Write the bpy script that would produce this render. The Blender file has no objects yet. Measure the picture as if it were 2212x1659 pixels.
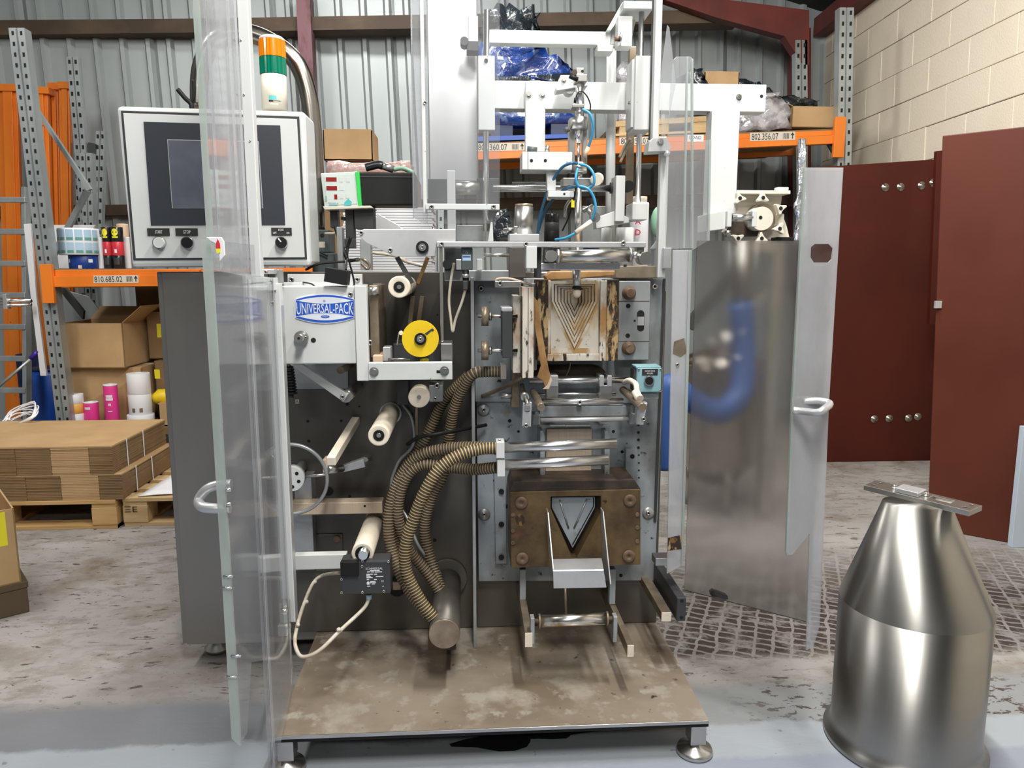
import bpy, math, random
from mathutils import Vector, Matrix
from mathutils.geometry import tessellate_polygon
random.seed(7)
S = bpy.context.scene
COL = S.collection

# ------------------------------------------------------------------ camera, sky, lights, exposure
CAM = Vector((0, 0, 1.30))
FPX = 1620.0
YAW, PITCH = math.radians(3.5), math.radians(-8.6)
FWD = Vector((math.sin(YAW)*math.cos(PITCH), math.cos(YAW)*math.cos(PITCH), math.sin(PITCH)))
RGT = Vector((math.cos(YAW), -math.sin(YAW), 0))
UPV = RGT.cross(FWD)
cd = bpy.data.cameras.new('camera')
cd.sensor_width = 36; cd.lens = FPX/2212*36; cd.clip_start = .05
co = bpy.data.objects.new('camera', cd); COL.objects.link(co)
co.matrix_world = Matrix.Translation(CAM) @ Matrix((RGT, UPV, -FWD)).transposed().to_4x4()
S.camera = co

W = bpy.data.worlds.new('daylight'); S.world = W; W.use_nodes = True
W.node_tree.nodes['Background'].inputs[0].default_value = (.80, .90, 1, 1)
W.node_tree.nodes['Background'].inputs[1].default_value = .20

def area(name, loc, sx, sy, power, target, col=(1, .97, .92)):
    l = bpy.data.lights.new(name, 'AREA'); l.shape = 'RECTANGLE'; l.size = sx; l.size_y = sy
    l.energy = power; l.color = col
    o = bpy.data.objects.new(name, l); COL.objects.link(o); o.location = loc
    o.rotation_euler = (Vector(target)-Vector(loc)).to_track_quat('-Z', 'Y').to_euler()
    return o
area('ceiling_light_key', (.82, 1.72, 3.7), .14, 1.0, 80, (.82, 1.72, 0))
area('ceiling_light_front', (.25, .05, 3.65), .45, 1.2, 84, (-.1, 2.0, .7))
area('fill_light_left', (-2.6, 2.4, 3.9), .35, 1.6, 62, (-2.6, 3.6, 0))  # unseen lamp added to light the left side
area('fill_light_back', (-.6, 4.9, 4.0), 1.6,   .35, 52, (-.6, 5.8, 0))  # added lamp out of view, brightens the back wall
area('fill_light_right', (1.2, 3.2, 3.6), .35, 1.5, 52, (3.1, 4.6, 1.8))  # unseen lamp, added to lift the block wall on the right
area('fill_light_behind', (-1.2, -3.0, 3.6), 1.5,   .35, 40, (-.6, 2, .8))  # added lamp behind the camera, aimed at the machine's front
vs = S.view_settings
vs.view_transform = 'Standard'; vs.look = 'None'; vs.gamma = 1; vs.use_curve_mapping = False
vs.exposure = .28
S.cycles.max_bounces = 10; S.cycles.transparent_max_bounces = 24
S.cycles.caustics_reflective = False; S.cycles.caustics_refractive = False

# ------------------------------------------------------------------ picture point -> point in the room
def ray(px, py): return FWD*FPX + RGT*(px-1106) - UPV*(py-829.5)
def u(px, py, Y):
    r = ray(px, py); return CAM + r*(Y/r.y)
def g(px, py, z=0.0):
    r = ray(px, py); return CAM + r*((z-CAM.z)/r.z)
def sc(px, py, Y): return (u(px, py, Y)-CAM).dot(FWD)/FPX       # metres per pixel there

# ------------------------------------------------------------------ materials
MAT = {}
def mk(name):
    m = bpy.data.materials.new(name); m.use_nodes = True; MAT[name] = m
    n = m.node_tree.nodes; return m, n, m.node_tree.links, n['Principled BSDF']
def ramp(n, stops, interp='LINEAR'):
    r = n.new('ShaderNodeValToRGB'); e = r.color_ramp; e.interpolation = interp
    while len(e.elements) < len(stops): e.elements.new(.5)
    for el, (p, c) in zip(e.elements, stops):
        el.position = p; el.color = (*c, 1) if len(c) == 3 else c
    return r
def noise(n, l, scale, stretch=(1, 1, 1), detail=4, rough=.55, rot=(0, 0, 0), dist=0):
    geo = n.new('ShaderNodeNewGeometry'); mp = n.new('ShaderNodeMapping')
    mp.inputs['Scale'].default_value = stretch; mp.inputs['Rotation'].default_value = rot
    l.new(geo.outputs['Position'], mp.inputs['Vector'])
    t = n.new('ShaderNodeTexNoise'); t.inputs['Scale'].default_value = scale
    t.inputs['Detail'].default_value = detail; t.inputs['Roughness'].default_value = rough
    t.inputs['Distortion'].default_value = dist
    l.new(mp.outputs[0], t.inputs['Vector']); return t.outputs['Fac']
def mixc(n, l, fac, a, b):
    m = n.new('ShaderNodeMix'); m.data_type = 'RGBA'
    for s, v in ((m.inputs[0], fac), (m.inputs[6], a), (m.inputs[7], b)):
        if isinstance(v, (int, float)): s.default_value = v
        elif isinstance(v, tuple): s.default_value = (*v, 1)
        else: l.new(v, s)
    return m.outputs[2]
def fac(n, l, src, lo, hi):
    r = n.new('ShaderNodeMapRange'); r.inputs[1].default_value = lo; r.inputs[2].default_value = hi
    l.new(src, r.inputs[0]); return r.outputs[0]
def mat(name, c, rough=.5, metal=0, c2=None, ns=(8, (1, 1, 1)), lim=(.4, .65), spots=(), bump=0, bscale=60, spec=.5, coat=0):
    """base colour c, patches of c2, then spots: (colour, scale, lo, hi, stretch)"""
    m, n, l, p = mk(name)
    col = c
    if c2: col = mixc(n, l, fac(n, l, noise(n, l, ns[0], ns[1]), *lim), c, c2)
    for s in spots:
        col = mixc(n, l, fac(n, l, noise(n, l, s[1], s[4] if len(s) > 4 else (1, 1, 1), 6, .6), s[2], s[3]), col, s[0])
    if isinstance(col, tuple): p.inputs['Base Color'].default_value = (*col, 1)
    else: l.new(col, p.inputs['Base Color'])
    p.inputs['Roughness'].default_value = rough; p.inputs['Metallic'].default_value = metal
    p.inputs['Specular IOR Level'].default_value = spec
    if coat: p.inputs['Coat Weight'].default_value = coat
    if bump:
        b = n.new('ShaderNodeBump'); b.inputs['Strength'].default_value = bump; b.inputs['Distance'].default_value = .01
        l.new(noise(n, l, bscale), b.inputs['Height']); l.new(b.outputs[0], p.inputs['Normal'])
    return m
mat('white', (.66, .68, .67), .38, 0, (.59, .61, .60), (3, (1, 1, 1)), (.45, .75), [((.25, .22, .18), 90, .70, .74)])
mat('white_worn', (.65, .68, .68), .42, 0, (.56, .58, .56), (5, (1, 1, 1)), (.45, .7), [((.22, .17, .12), 45, .66, .70)])
mat('cream', (.72, .68, .58), .4)
mat('bluegrey', (.36, .405, .435), .42, .15, (.16, .165, .16), (7, (1, 1, .6)), (.42, .68), [((.04, .035, .03), 34, .64, .70), ((.20, .15, .10), 12, .62, .80)])
mat('greyplate', (.42, .44, .45), .38, .5, (.30, .31, .30), (7, (1, 1, 1)), (.45, .7), [((.12, .08, .05), 30, .68, .74)])
mat('darkpanel', (.125, .115, .10), .42, .45, (.085, .078, .068), (3, (1, 1, .5)), (.4, .7), [((.04, .035, .03), 60, .70, .75)])
mat('cabinet', (.30, .285, .265), .40, .75, (.25, .24, .225), (4, (1, 1, .12)), (.4, .7))
mat('baseplate', (.33, .275, .215), .40, .30, (.21, .165, .115), (2.6, (1, 1.6, 1)), (.40, .62), [((.50, .455, .39), 4.2, .50, .64), ((.40, .36, .30), 16, .56, .64), ((.05, .04, .035), 26, .66, .72), ((.02, .02, .02), 9, .72, .75)])
mat('chrome', (.80, .80, .80), .26, 1)
mat('armsteel', (.36, .335, .30), .27, 1)
mat('satin', (.58, .58, .58), .36, 1)
mat('jawgroove', (.30, .20, .10), .6, 0, (.10, .06, .03), (30, (1, 1, 1)))
mat('jawstain', (.40, .25, .10), .55, 0, (.62, .56, .46), (16, (1, 1, 1)), (.42, .58))
mat('chrome_rusty', (.74, .73, .70), .24, 1, (.45, .30, .14), (22, (1, 1, 1)), (.52, .68))
mat('steel', (.56, .55, .53), .34, 1, (.44, .43, .40), (9, (1, 1, .4)), (.4, .7))
mat('brushed', (.37, .36, .34), .27, 1, (.345, .335, .315), (14, (.3, .3, 1)), (.35, .7))
_b = MAT['brushed'].node_tree; _t = _b.nodes.new('ShaderNodeTangent'); _t.direction_type = 'RADIAL'; _t.axis = 'Z'
_b.links.new(_t.outputs[0], _b.nodes['Principled BSDF'].inputs['Tangent']); _b.nodes['Principled BSDF'].inputs['Anisotropic'].default_value = .75; _b.nodes['Principled BSDF'].inputs['Anisotropic Rotation'].default_value = .25
_b.nodes['Principled BSDF'].inputs['Roughness'].default_value = .34
mat('alu', (.66, .67, .68), .42, .7, (.58, .59, .60), (12, (1, 1, 1)))
mat('ivory', (.80, .73, .60), .45, 0, (.70, .60, .46), (9, (1, 1, 1)), (.5, .75), [((.25, .2, .15), 60, .70, .74)])
mat('bronze', (.36, .29, .21), .4, .6, (.22, .17, .12), (14, (1, 1, 1)))
mat('rustbolt', (.13, .085, .055), .65, .3, (.22, .14, .09), (40, (1, 1, 1)))
mat('goldrust', (.19, .125, .052), .5, .3, (.075, .048, .024), (9, (1, 1, 1)), (.36, .62), [((.02, .018, .015), 22, .64, .70), ((.16, .07, .03), 9, .62, .72)])
mat('darkrust', (.035, .026, .019), .6, .1, (.085, .055, .036), (16, (1, 1, 1)))
mat('jawwhite', (.66, .62, .54), .5, .1, (.38, .21, .08), (9, (2.2, 1, .8)), (.48, .64), [((.05, .025, .012), 30, .60, .66, (2, 1, .6)), ((.03, .015, .008), 11, .60, .66, (2.4, 1, .7)), ((.45, .26, .09), 8, .60, .74)])
mat('jawpanel', (.64, .60, .51), .42, .2, (.44, .29, .13), (11, (1.3, 1, .6)), (.46, .66), [((.10, .05, .02), 20, .66, .72)])
mat('charred', (.028, .016, .010), .6, 0, (.46, .32, .15), (34, (1.6, 1, .45)), (.50, .56), [((.20, .10, .03), 60, .55, .62)])
mat('browntape', (.42, .25, .10), .45, 0, (.22, .11, .04), (14, (1, 1, .6)))
mat('beigeplate', (.66, .54, .41), .4, .15, (.60, .47, .35), (40, (6, 1, .3)), (.4, .7), [((.15, .10, .07), 50, .70, .74)])
mat('black', (.009, .009, .010), .55, spec=.3)
mat('blackgloss', (.015, .015, .017), .2)
mat('charcoal', (.04, .042, .045), .5)
mat('screenframe', (.035, .04, .05), .35)
mat('screen', (.10, .11, .14), .22, 0, (.16, .17, .21), (5, (1, 1, 1)))
mat('greengrey', (.07, .09, .09), .5)
mat('hole', (.006, .006, .006), .8)
mat('hosedark', (.06, .042, .026), .6)
mat('hosetan', (.40, .32, .20), .5, 0, (.24, .18, .10), (4, (1, 1, 1)), (.4, .65))
mat('hosegold', (.50, .39, .18), .5, 0, (.30, .22, .10), (4, (1, 1, 1)), (.4, .65))
mat('yellow', (.80, .56, .01), .45, 0, (.70, .46, .01), (8, (1, 1, 1)), (.4, .7), [((.08, .05, .01), 70, .68, .72)])
mat('stickeryellow', (.85, .75, .03), .5)
mat('orange', (.80, .215, .02), .42, 0, (.66, .15, .012), (4, (1, 1, .5)), (.45, .75), [((.25, .05, .01), 20, .68, .73)])
mat('amber', (.80, .22, .004), .12, 0, coat=.5)
mat('greenlens', (.0, .17, .10), .12, 0, coat=.5)
mat('green', (.04, .62, .10), .4)
mat('paleequip', (.62, .70, .66), .45)
mat('redwindow', (.28, .015, .015), .2)
mat('teal', (.10, .50, .52), .5)
mat('boxblue', (.27, .47, .52), .42, 0, (.23, .42, .47), (9, (1, 1, 1)))
mat('logoblue', (.025, .11, .56), .35)
mat('logowhite', (.74, .78, .84), .35)
mat('airhose', (.045, .30, .55), .35)
mat('airhosedark', (.02, .11, .22), .35)
mat('cable', (.62, .58, .49), .5, 0, (.45, .38, .28), (20, (1, 1, 1)))
mat('galv', (.44, .48, .49), .40, .55, (.36, .40, .41), (14, (1, 1, .3)))
mat('cladding', (.42, .46, .47), .42, .25, (.34, .38, .385), (1.6, (1, 1, .4)), (.35, .7), [((.22, .25, .25), 26, .68, .80, (1, 1, .06))])
mat('purlin', (.065, .042, .027), .7, 0, (.11, .075, .045), (3, (1, 1, 1)))
mat('redsteel', (.16, .03, .022), .6, 0, (.11, .022, .018), (4, (1, 1, 1)))
mat('pinksteel', (.19, .085, .10), .6, 0, (.10, .03, .035), (9, (1, 1, .5)), (.45, .6))
mat('roofdark', (.02, .025, .022), .9)
mat('blockpaint', (.80, .72, .585), .75, 0, (.76, .68, .55), (3, (1, 1, 1)), (.4, .7), bump=.25, bscale=90)
mat('mortar', (.66, .59, .48), .85)
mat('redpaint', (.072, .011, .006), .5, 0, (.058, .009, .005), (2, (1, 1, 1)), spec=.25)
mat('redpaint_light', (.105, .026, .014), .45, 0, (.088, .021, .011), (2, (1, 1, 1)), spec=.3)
mat('paleblue', (.50, .58, .68), .5)
mat('card', (.50, .33, .165), .75, 0, (.44, .28, .135), (5, (1, 1, 1)))
mat('carddark', (.25, .155, .07), .8, 0, (.20, .125, .06), (6, (1, 1, 1)))
mat('pallet', (.55, .35, .15), .75, 0, (.42, .26, .10), (6, (.5, 3, 3)))
mat('palletpale', (.58, .42, .22), .75, 0, (.45, .31, .15), (6, (.5, 3, 3)))
mat('palletdark', (.10, .07, .04), .8)
mat('paper', (.80, .81, .84), .6)
mat('labelpaper', (.62, .56, .48), .6)
mat('ink', (.02, .02, .02), .6)
mat('pink', (.78, .05, .30), .4)
mat('tuborange', (.80, .42, .09), .4)
mat('deepblue', (.01, .05, .28), .4)
mat('drumblue', (.008, .07, .40), .4)
mat('navy', (.015, .03, .10), .5)
mat('purple', (.05, .02, .32), .3)
mat('labelroll', (.42, .60, .76), .25)
mat('labelgreen', (.13, .32, .26), .3)
mat('rollred', (.62, .04, .06), .3)
mat('beigetube', (.66, .48, .34), .6)
mat('wrapblue', (.012, .05, .25), .18, 0, (.16, .24, .40), (18, (1, 1, 1)), (.56, .70), bump=.8, bscale=30, coat=.6)
mat('wrapdark', (.02, .028, .035), .18, 0, (.38, .42, .46), (20, (1.5, 1, .7)), (.60, .70), bump=.8, bscale=30, coat=.6)
mat('wrapclear', (.50, .50, .53), .15, .2, (.30, .29, .31), (18, (1, 1, 1)), (.42, .6), bump=.9, bscale=26, coat=.6)
mat('wrappink', (.62, .42, .40), .2, .1, (.75, .66, .64), (18, (1, 1, 1)), (.45, .62), bump=.8, bscale=30, coat=.5)
mat('silverbag', (.62, .64, .68), .22, .5, (.45, .50, .60), (22, (1, 1, 1)), (.45, .6), bump=.9, bscale=34)
mat('hoseblue', (.03, .085, .28), .5)
mat('pale_green', (.25, .45, .33), .5)

def acrylic(name, haze, tint=(.95, .96, .97), blur=0.0, gloss=.08, hazecol=(.80, .81, .84), top=.62):
    m, n, l, p = mk(name); n.remove(p)
    out = n['Material Output']
    tr = n.new('ShaderNodeBsdfTransparent'); tr.inputs[0].default_value = (*tint, 1)
    base = tr.outputs[0]
    if blur:
        rf = n.new('ShaderNodeBsdfRefraction'); rf.inputs['Color'].default_value = (*tint, 1)
        rf.inputs['Roughness'].default_value = .22; rf.inputs['IOR'].default_value = 1.16
        mx = n.new('ShaderNodeMixShader'); mx.inputs[0].default_value = blur
        l.new(base, mx.inputs[1]); l.new(rf.outputs[0], mx.inputs[2]); base = mx.outputs[0]
    df = n.new('ShaderNodeBsdfDiffuse'); df.inputs[0].default_value = (*hazecol, 1)
    tl = n.new('ShaderNodeBsdfTranslucent'); tl.inputs[0].default_value = (*hazecol, 1)
    hz = n.new('ShaderNodeMixShader'); hz.inputs[0].default_value = .5
    l.new(df.outputs[0], hz.inputs[1]); l.new(tl.outputs[0], hz.inputs[2])
    mx = n.new('ShaderNodeMixShader')
    sm = n.new('ShaderNodeMapRange'); sm.inputs[1].default_value = .3; sm.inputs[2].default_value = .7
    sm.inputs[3].default_value = haze*.7; sm.inputs[4].default_value = haze*1.3
    l.new(noise(n, l, 5, (1, 1, .4), 5, .6), sm.inputs[0]); l.new(sm.outputs[0], mx.inputs[0])
    l.new(base, mx.inputs[1]); l.new(hz.outputs[0], mx.inputs[2])
    gl = n.new('ShaderNodeBsdfGlossy'); gl.inputs['Roughness'].default_value = gloss
    lw = n.new('ShaderNodeLayerWeight'); lw.inputs[0].default_value = .5
    pw = n.new('ShaderNodeMath'); pw.operation = 'POWER'; pw.inputs[1].default_value = 4.5; l.new(lw.outputs['Facing'], pw.inputs[0])
    fr = n.new('ShaderNodeMapRange'); fr.inputs[3].default_value = .03; fr.inputs[4].default_value = top; l.new(pw.outputs[0], fr.inputs[0])
    m2 = n.new('ShaderNodeMixShader'); l.new(fr.outputs[0], m2.inputs[0])
    l.new(mx.outputs[0], m2.inputs[1]); l.new(gl.outputs[0], m2.inputs[2]); l.new(m2.outputs[0], out.inputs[0])
acrylic('acrylic', .10)
acrylic('acrylic_hazy', .24)
acrylic('acrylic_door', .15)
acrylic('acrylic_milky', .40)
acrylic('acrylic_blur', .12, (.90, .89, .88), blur=.9, gloss=.3, hazecol=(.40, .38, .36), top=.22)
acrylic('acrylic_frost', .52)
acrylic('acrylic_edge', .62, (.85, .92, .88), hazecol=(.72, .78, .75))
acrylic('clearfilm', .14, gloss=.1)

# ------------------------------------------------------------------ mesh builder
def cr(pts, sub=8):
    """smooth path through the points"""
    P = [Vector(p) for p in pts]
    if len(P) < 3: return P
    Q = [P[0]*2-P[1]] + P + [P[-1]*2-P[-2]]; out = []
    for i in range(1, len(Q)-2):
        a, b, c, d = Q[i-1:i+3]
        for k in range(sub):
            t = k/sub
            out.append(.5*((2*b)+(c-a)*t+(2*a-5*b+4*c-d)*t*t+(3*b-a-3*c+d)*t**3))
    return out + [P[-1]]
class MB:
    def __init__(s): s.v = []; s.f = []; s.m = []; s.s = []
    def add(s, v, f, mi=0, sm=False):
        o = len(s.v); s.v += [tuple(x) for x in v]
        for q in f: s.f.append(tuple(i+o for i in q)); s.m.append(mi); s.s.append(sm)
        return s
    def prism(s, pts, vec, holes=(), mi=0):
        pts = [Vector(p) for p in pts]; vec = Vector(vec)
        loops = [pts] + [[Vector(p) for p in h] for h in holes]
        if holes:
            tri = tessellate_polygon(loops); fl = [p for L in loops for p in L]; n = len(fl)
            s.add(fl + [p+vec for p in fl], [t for t in tri] + [tuple(i+n for i in reversed(t)) for t in tri], mi)
        else:
            n = len(pts); s.add(pts + [p+vec for p in pts], [tuple(range(n)), tuple(reversed(range(n, 2*n)))], mi)
        for L in loops:
            n = len(L); s.add(L + [p+vec for p in L], [(i, i+n, (i+1) % n+n, (i+1) % n) for i in range(n)], mi)
        return s
    def box(s, x0, x1, y0, y1, z0, z1, mi=0):
        v = [(x, y, z) for x in (x0, x1) for y in (y0, y1) for z in (z0, z1)]
        return s.add(v, [(0, 1, 3, 2), (4, 6, 7, 5), (0, 4, 5, 1), (2, 3, 7, 6), (0, 2, 6, 4), (1, 5, 7, 3)], mi)
    def R(s, a, b, c, d, Y, th, mi=0):
        my, mx = (b+d)/2, (a+c)/2
        return s.box(u(a, my, Y).x, u(c, my, Y).x, Y, Y+th, u(mx, d, Y).z, u(mx, b, Y).z, mi)
    def PL(s, poly, Y, th, holes=(), mi=0):
        return s.prism([u(x, y, Y) for x, y in poly], (0, th, 0), [[u(x, y, Y) for x, y in h] for h in holes], mi)
    def bar(s, p0, p1, w, h, mi=0, up=(0, 0, 1)):
        p0, p1 = Vector(p0), Vector(p1); d = (p1-p0).normalized(); a = d.cross(Vector(up))
        if a.length < 1e-4: a = d.cross(Vector((0, 1, 0)))
        a.normalize(); b = a.cross(d)
        c = [a*w/2+b*h/2, a*w/2-b*h/2, -a*w/2-b*h/2, -a*w/2+b*h/2]
        return s.prism([p0+k for k in c], p1-p0, mi=mi)
    def tube(s, pts, r, n=12, cap=True, mi=0, closed=False, rings=None):
        """rings: per point (radius, material index)"""
        P = [Vector(p) for p in pts]; N = len(P); V = []; ref = None
        for i, p in enumerate(P):
            t = (P[(i+1) % N if closed else min(i+1, N-1)]-P[i-1 if (closed or i) else 0]).normalized()
            if ref is None:
                ref = t.orthogonal().normalized()
            ref = (ref-t*ref.dot(t)).normalized(); b = t.cross(ref)
            rr = rings[i][0] if rings else (r(i/(N-1)) if callable(r) else r)
            V += [p+(ref*math.cos(k*6.28318/n)+b*math.sin(k*6.28318/n))*rr for k in range(n)]
        o = len(s.v); s.v += [tuple(x) for x in V]
        for i in range(N if closed else N-1):
            j = (i+1) % N
            for k in range(n):
                s.f.append((o+i*n+k, o+i*n+(k+1) % n, o+j*n+(k+1) % n, o+j*n+k))
                s.m.append(rings[i][1] if rings else mi); s.s.append(True)
        if cap and not closed:
            s.f.append(tuple(o+k for k in reversed(range(n)))); s.m.append(mi); s.s.append(False)
            s.f.append(tuple(o+(N-1)*n+k for k in range(n))); s.m.append(mi); s.s.append(False)
        return s
    def cyl(s, p0, p1, r0, r1=None, n=24, mi=0):
        p0, p1 = Vector(p0), Vector(p1); r1 = r0 if r1 is None else r1
        return s.lathe([(r0, 0), (r1, 1)], p0, p1-p0, n, mi)
    def lathe(s, prof, o, axis, n=32, mi=0, cap=True):
        """prof: (radius, share of the axis)"""
        o = Vector(o); ax = Vector(axis); d = ax.normalized(); a = d.orthogonal().normalized(); b = d.cross(a)
        V = [o+ax*h+(a*math.cos(k*6.28318530718/n)+b*math.sin(k*6.28318530718/n))*r for r, h in prof for k in range(n)]
        for i in range(len(prof)-1):
            s.add(V[i*n:(i+2)*n], [(k, (k+1) % n, n+(k+1) % n, n+k) for k in range(n)], mi, True)
        if cap:
            s.add(V[:n], [tuple(reversed(range(n)))], mi); s.add(V[-n:], [tuple(range(n))], mi)
        return s
    def ball(s, c, rx, ry, rz, n=16, m=10, mi=0, jit=0):
        c = Vector(c); V = []
        for i in range(m+1):
            t = math.pi*i/m
            for k in range(n):
                f = 2*math.pi*k/n; q = 1+(random.uniform(-jit, jit) if jit and 0 < i < m else 0)
                V.append(c+Vector((rx*math.sin(t)*math.cos(f), ry*math.sin(t)*math.sin(f), rz*math.cos(t)))*q)
        F = [(i*n+k, (i+1)*n+k, (i+1)*n+(k+1) % n, i*n+(k+1) % n) for i in range(m) for k in range(n)]
        return s.add(V, F, mi, True)
    def build(s, name, mats, parent=None, bevel=0, **tags):
        xs, ys, zs = zip(*s.v)
        c = Vector(((min(xs)+max(xs))/2, (min(ys)+max(ys))/2, (min(zs)+max(zs))/2))
        me = bpy.data.meshes.new(name)
        me.from_pydata([tuple(Vector(p)-c) for p in s.v], [], s.f)
        for q in (mats if isinstance(mats, (list, tuple)) else [mats]): me.materials.append(MAT[q])
        me.polygons.foreach_set('material_index', s.m); me.polygons.foreach_set('use_smooth', s.s)
        import bmesh
        bm = bmesh.new(); bm.from_mesh(me)
        bmesh.ops.remove_doubles(bm, verts=bm.verts, dist=1e-6)
        bmesh.ops.recalc_face_normals(bm, faces=bm.faces); bm.to_mesh(me); bm.free()
        me.update()
        return put(name, me, c, parent, bevel, **tags)
WP = {}
def put(name, me, c, parent=None, bevel=0, **tags):
    o = bpy.data.objects.new(name, me); COL.objects.link(o); o.location = c; WP[o.name] = Vector(c)
    if parent is not None:
        o.parent = parent; o.matrix_parent_inverse = Matrix.Translation(-WP[parent.name])
    if bevel:
        b = o.modifiers.new('bevel', 'BEVEL'); b.width = bevel; b.segments = 2; b.limit_method = 'ANGLE'
    for k, v in tags.items(): o[k] = v
    return o
def thing(name, label, category, loc, group=None):
    o = bpy.data.objects.new(name, None); COL.objects.link(o); o.location = loc; WP[o.name] = Vector(loc)
    o.empty_display_size = .05; o['label'] = label; o['category'] = category
    if group: o['group'] = group
    return o
def sibling(o, c, parent):
    """same piece again at another place, sharing the mesh"""
    q = o.copy(); COL.objects.link(q); q.location = c; WP[q.name] = Vector(c)
    q.parent = parent; q.matrix_parent_inverse = Matrix.Translation(-WP[parent.name]); return q

# one-liners for parts given by their outline in the picture and their distance Y
def rb(name, m, a, b, c, d, Y, th, par, bev=.002, **k): return MB().R(a, b, c, d, Y, th).build(name, m, par, bev, **k)
def pl(name, m, poly, Y, th, par, bev=.0015, holes=(), **k): return MB().PL(poly, Y, th, holes).build(name, m, par, bev, **k)
def cy(name, m, p, Y0, q, Y1, rpx, par, r2=None, n=28, **k):
    s = sc(p[0], p[1], Y0); return MB().cyl(u(*p, Y0), u(*q, Y1), rpx*s, None if r2 is None else r2*s, n).build(name, m, par, 0, **k)
def fc(name, m, p, Y, th, rpx, par, n=28, **k):
    """disc or stub whose axis runs into the machine, front at Y"""
    c = u(*p, Y); return MB().cyl(c, c+Vector((0, th, 0)), rpx*sc(*p, Y), None, n).build(name, m, par, 0, **k)
def tb(name, m, pts, rpx, par, n=10, sub=8, **k):
    P = [u(*p) for p in pts]; s = sc(*pts[0]); return MB().tube(cr(P, sub), rpx*s, n).build(name, m, par, 0, **k)
def bolt(p, Y, rpx, par, m='steel', name='bolt', hexa=False):
    c = u(*p, Y); r = rpx*sc(*p, Y); b = MB()
    if hexa:
        b.cyl(c, c-Vector((0, r*.25, 0)), r*1.25, None, 18); b.cyl(c-Vector((0, r*.25, 0)), c-Vector((0, r*.9, 0)), r*.85, None, 6)
        return b.build(name, m, par, 0)
    q = c-Vector((0, r*.7, 0))
    b.lathe([(r, 0), (r, 1), (r*.5, 1), (r*.5, .5)], c, q-c, 16, 0, False)
    b.lathe([(r*.5, 0), (r*.5, .01)], c+(q-c)*.45, (0, -.0003, 0), 6, 1)
    return b.build(name, [m, 'hole'], par, 0)
def hole(p, Y, rpx, par, name='bolt_hole'):
    c = u(*p, Y); return MB().cyl(c-Vector((0, .0006, 0)), c+Vector((0, .002, 0)), rpx*sc(*p, Y), None, 14).build(name, 'hole', par, 0)
def text(s, p, Y, hpx, m, par, wpx=None, name='lettering', rot=0, th=.0006, bold=0.0):
    """flat print centred on picture point p"""
    cu = bpy.data.curves.new('t', 'FONT'); cu.body = s; cu.align_x = 'CENTER'; cu.align_y = 'CENTER'; cu.size = 1; cu.resolution_u = 2; cu.offset = bold
    t = bpy.data.objects.new('t', cu); COL.objects.link(t)
    dg = bpy.context.evaluated_depsgraph_get(); me = bpy.data.meshes.new_from_object(t.evaluated_get(dg))
    bpy.data.objects.remove(t); bpy.data.curves.remove(cu)
    xs = [v.co.x for v in me.vertices]; ys = [v.co.y for v in me.vertices]
    k = sc(*p, Y); sy = hpx*k/(max(ys)-min(ys)); sx = wpx*k/(max(xs)-min(xs)) if wpx else sy
    cx, cyy = (max(xs)+min(xs))/2, (max(ys)+min(ys))/2
    cs, sn = math.cos(rot), math.sin(rot)
    for v in me.vertices:
        x, y = (v.co.x-cx)*sx, (v.co.y-cyy)*sy; v.co = (x*cs-y*sn, 0, x*sn+y*cs)
    me.materials.append(MAT[m]); me.name = name
    return put(name, me, u(*p, Y)-Vector((0, th, 0)), par)
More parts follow.
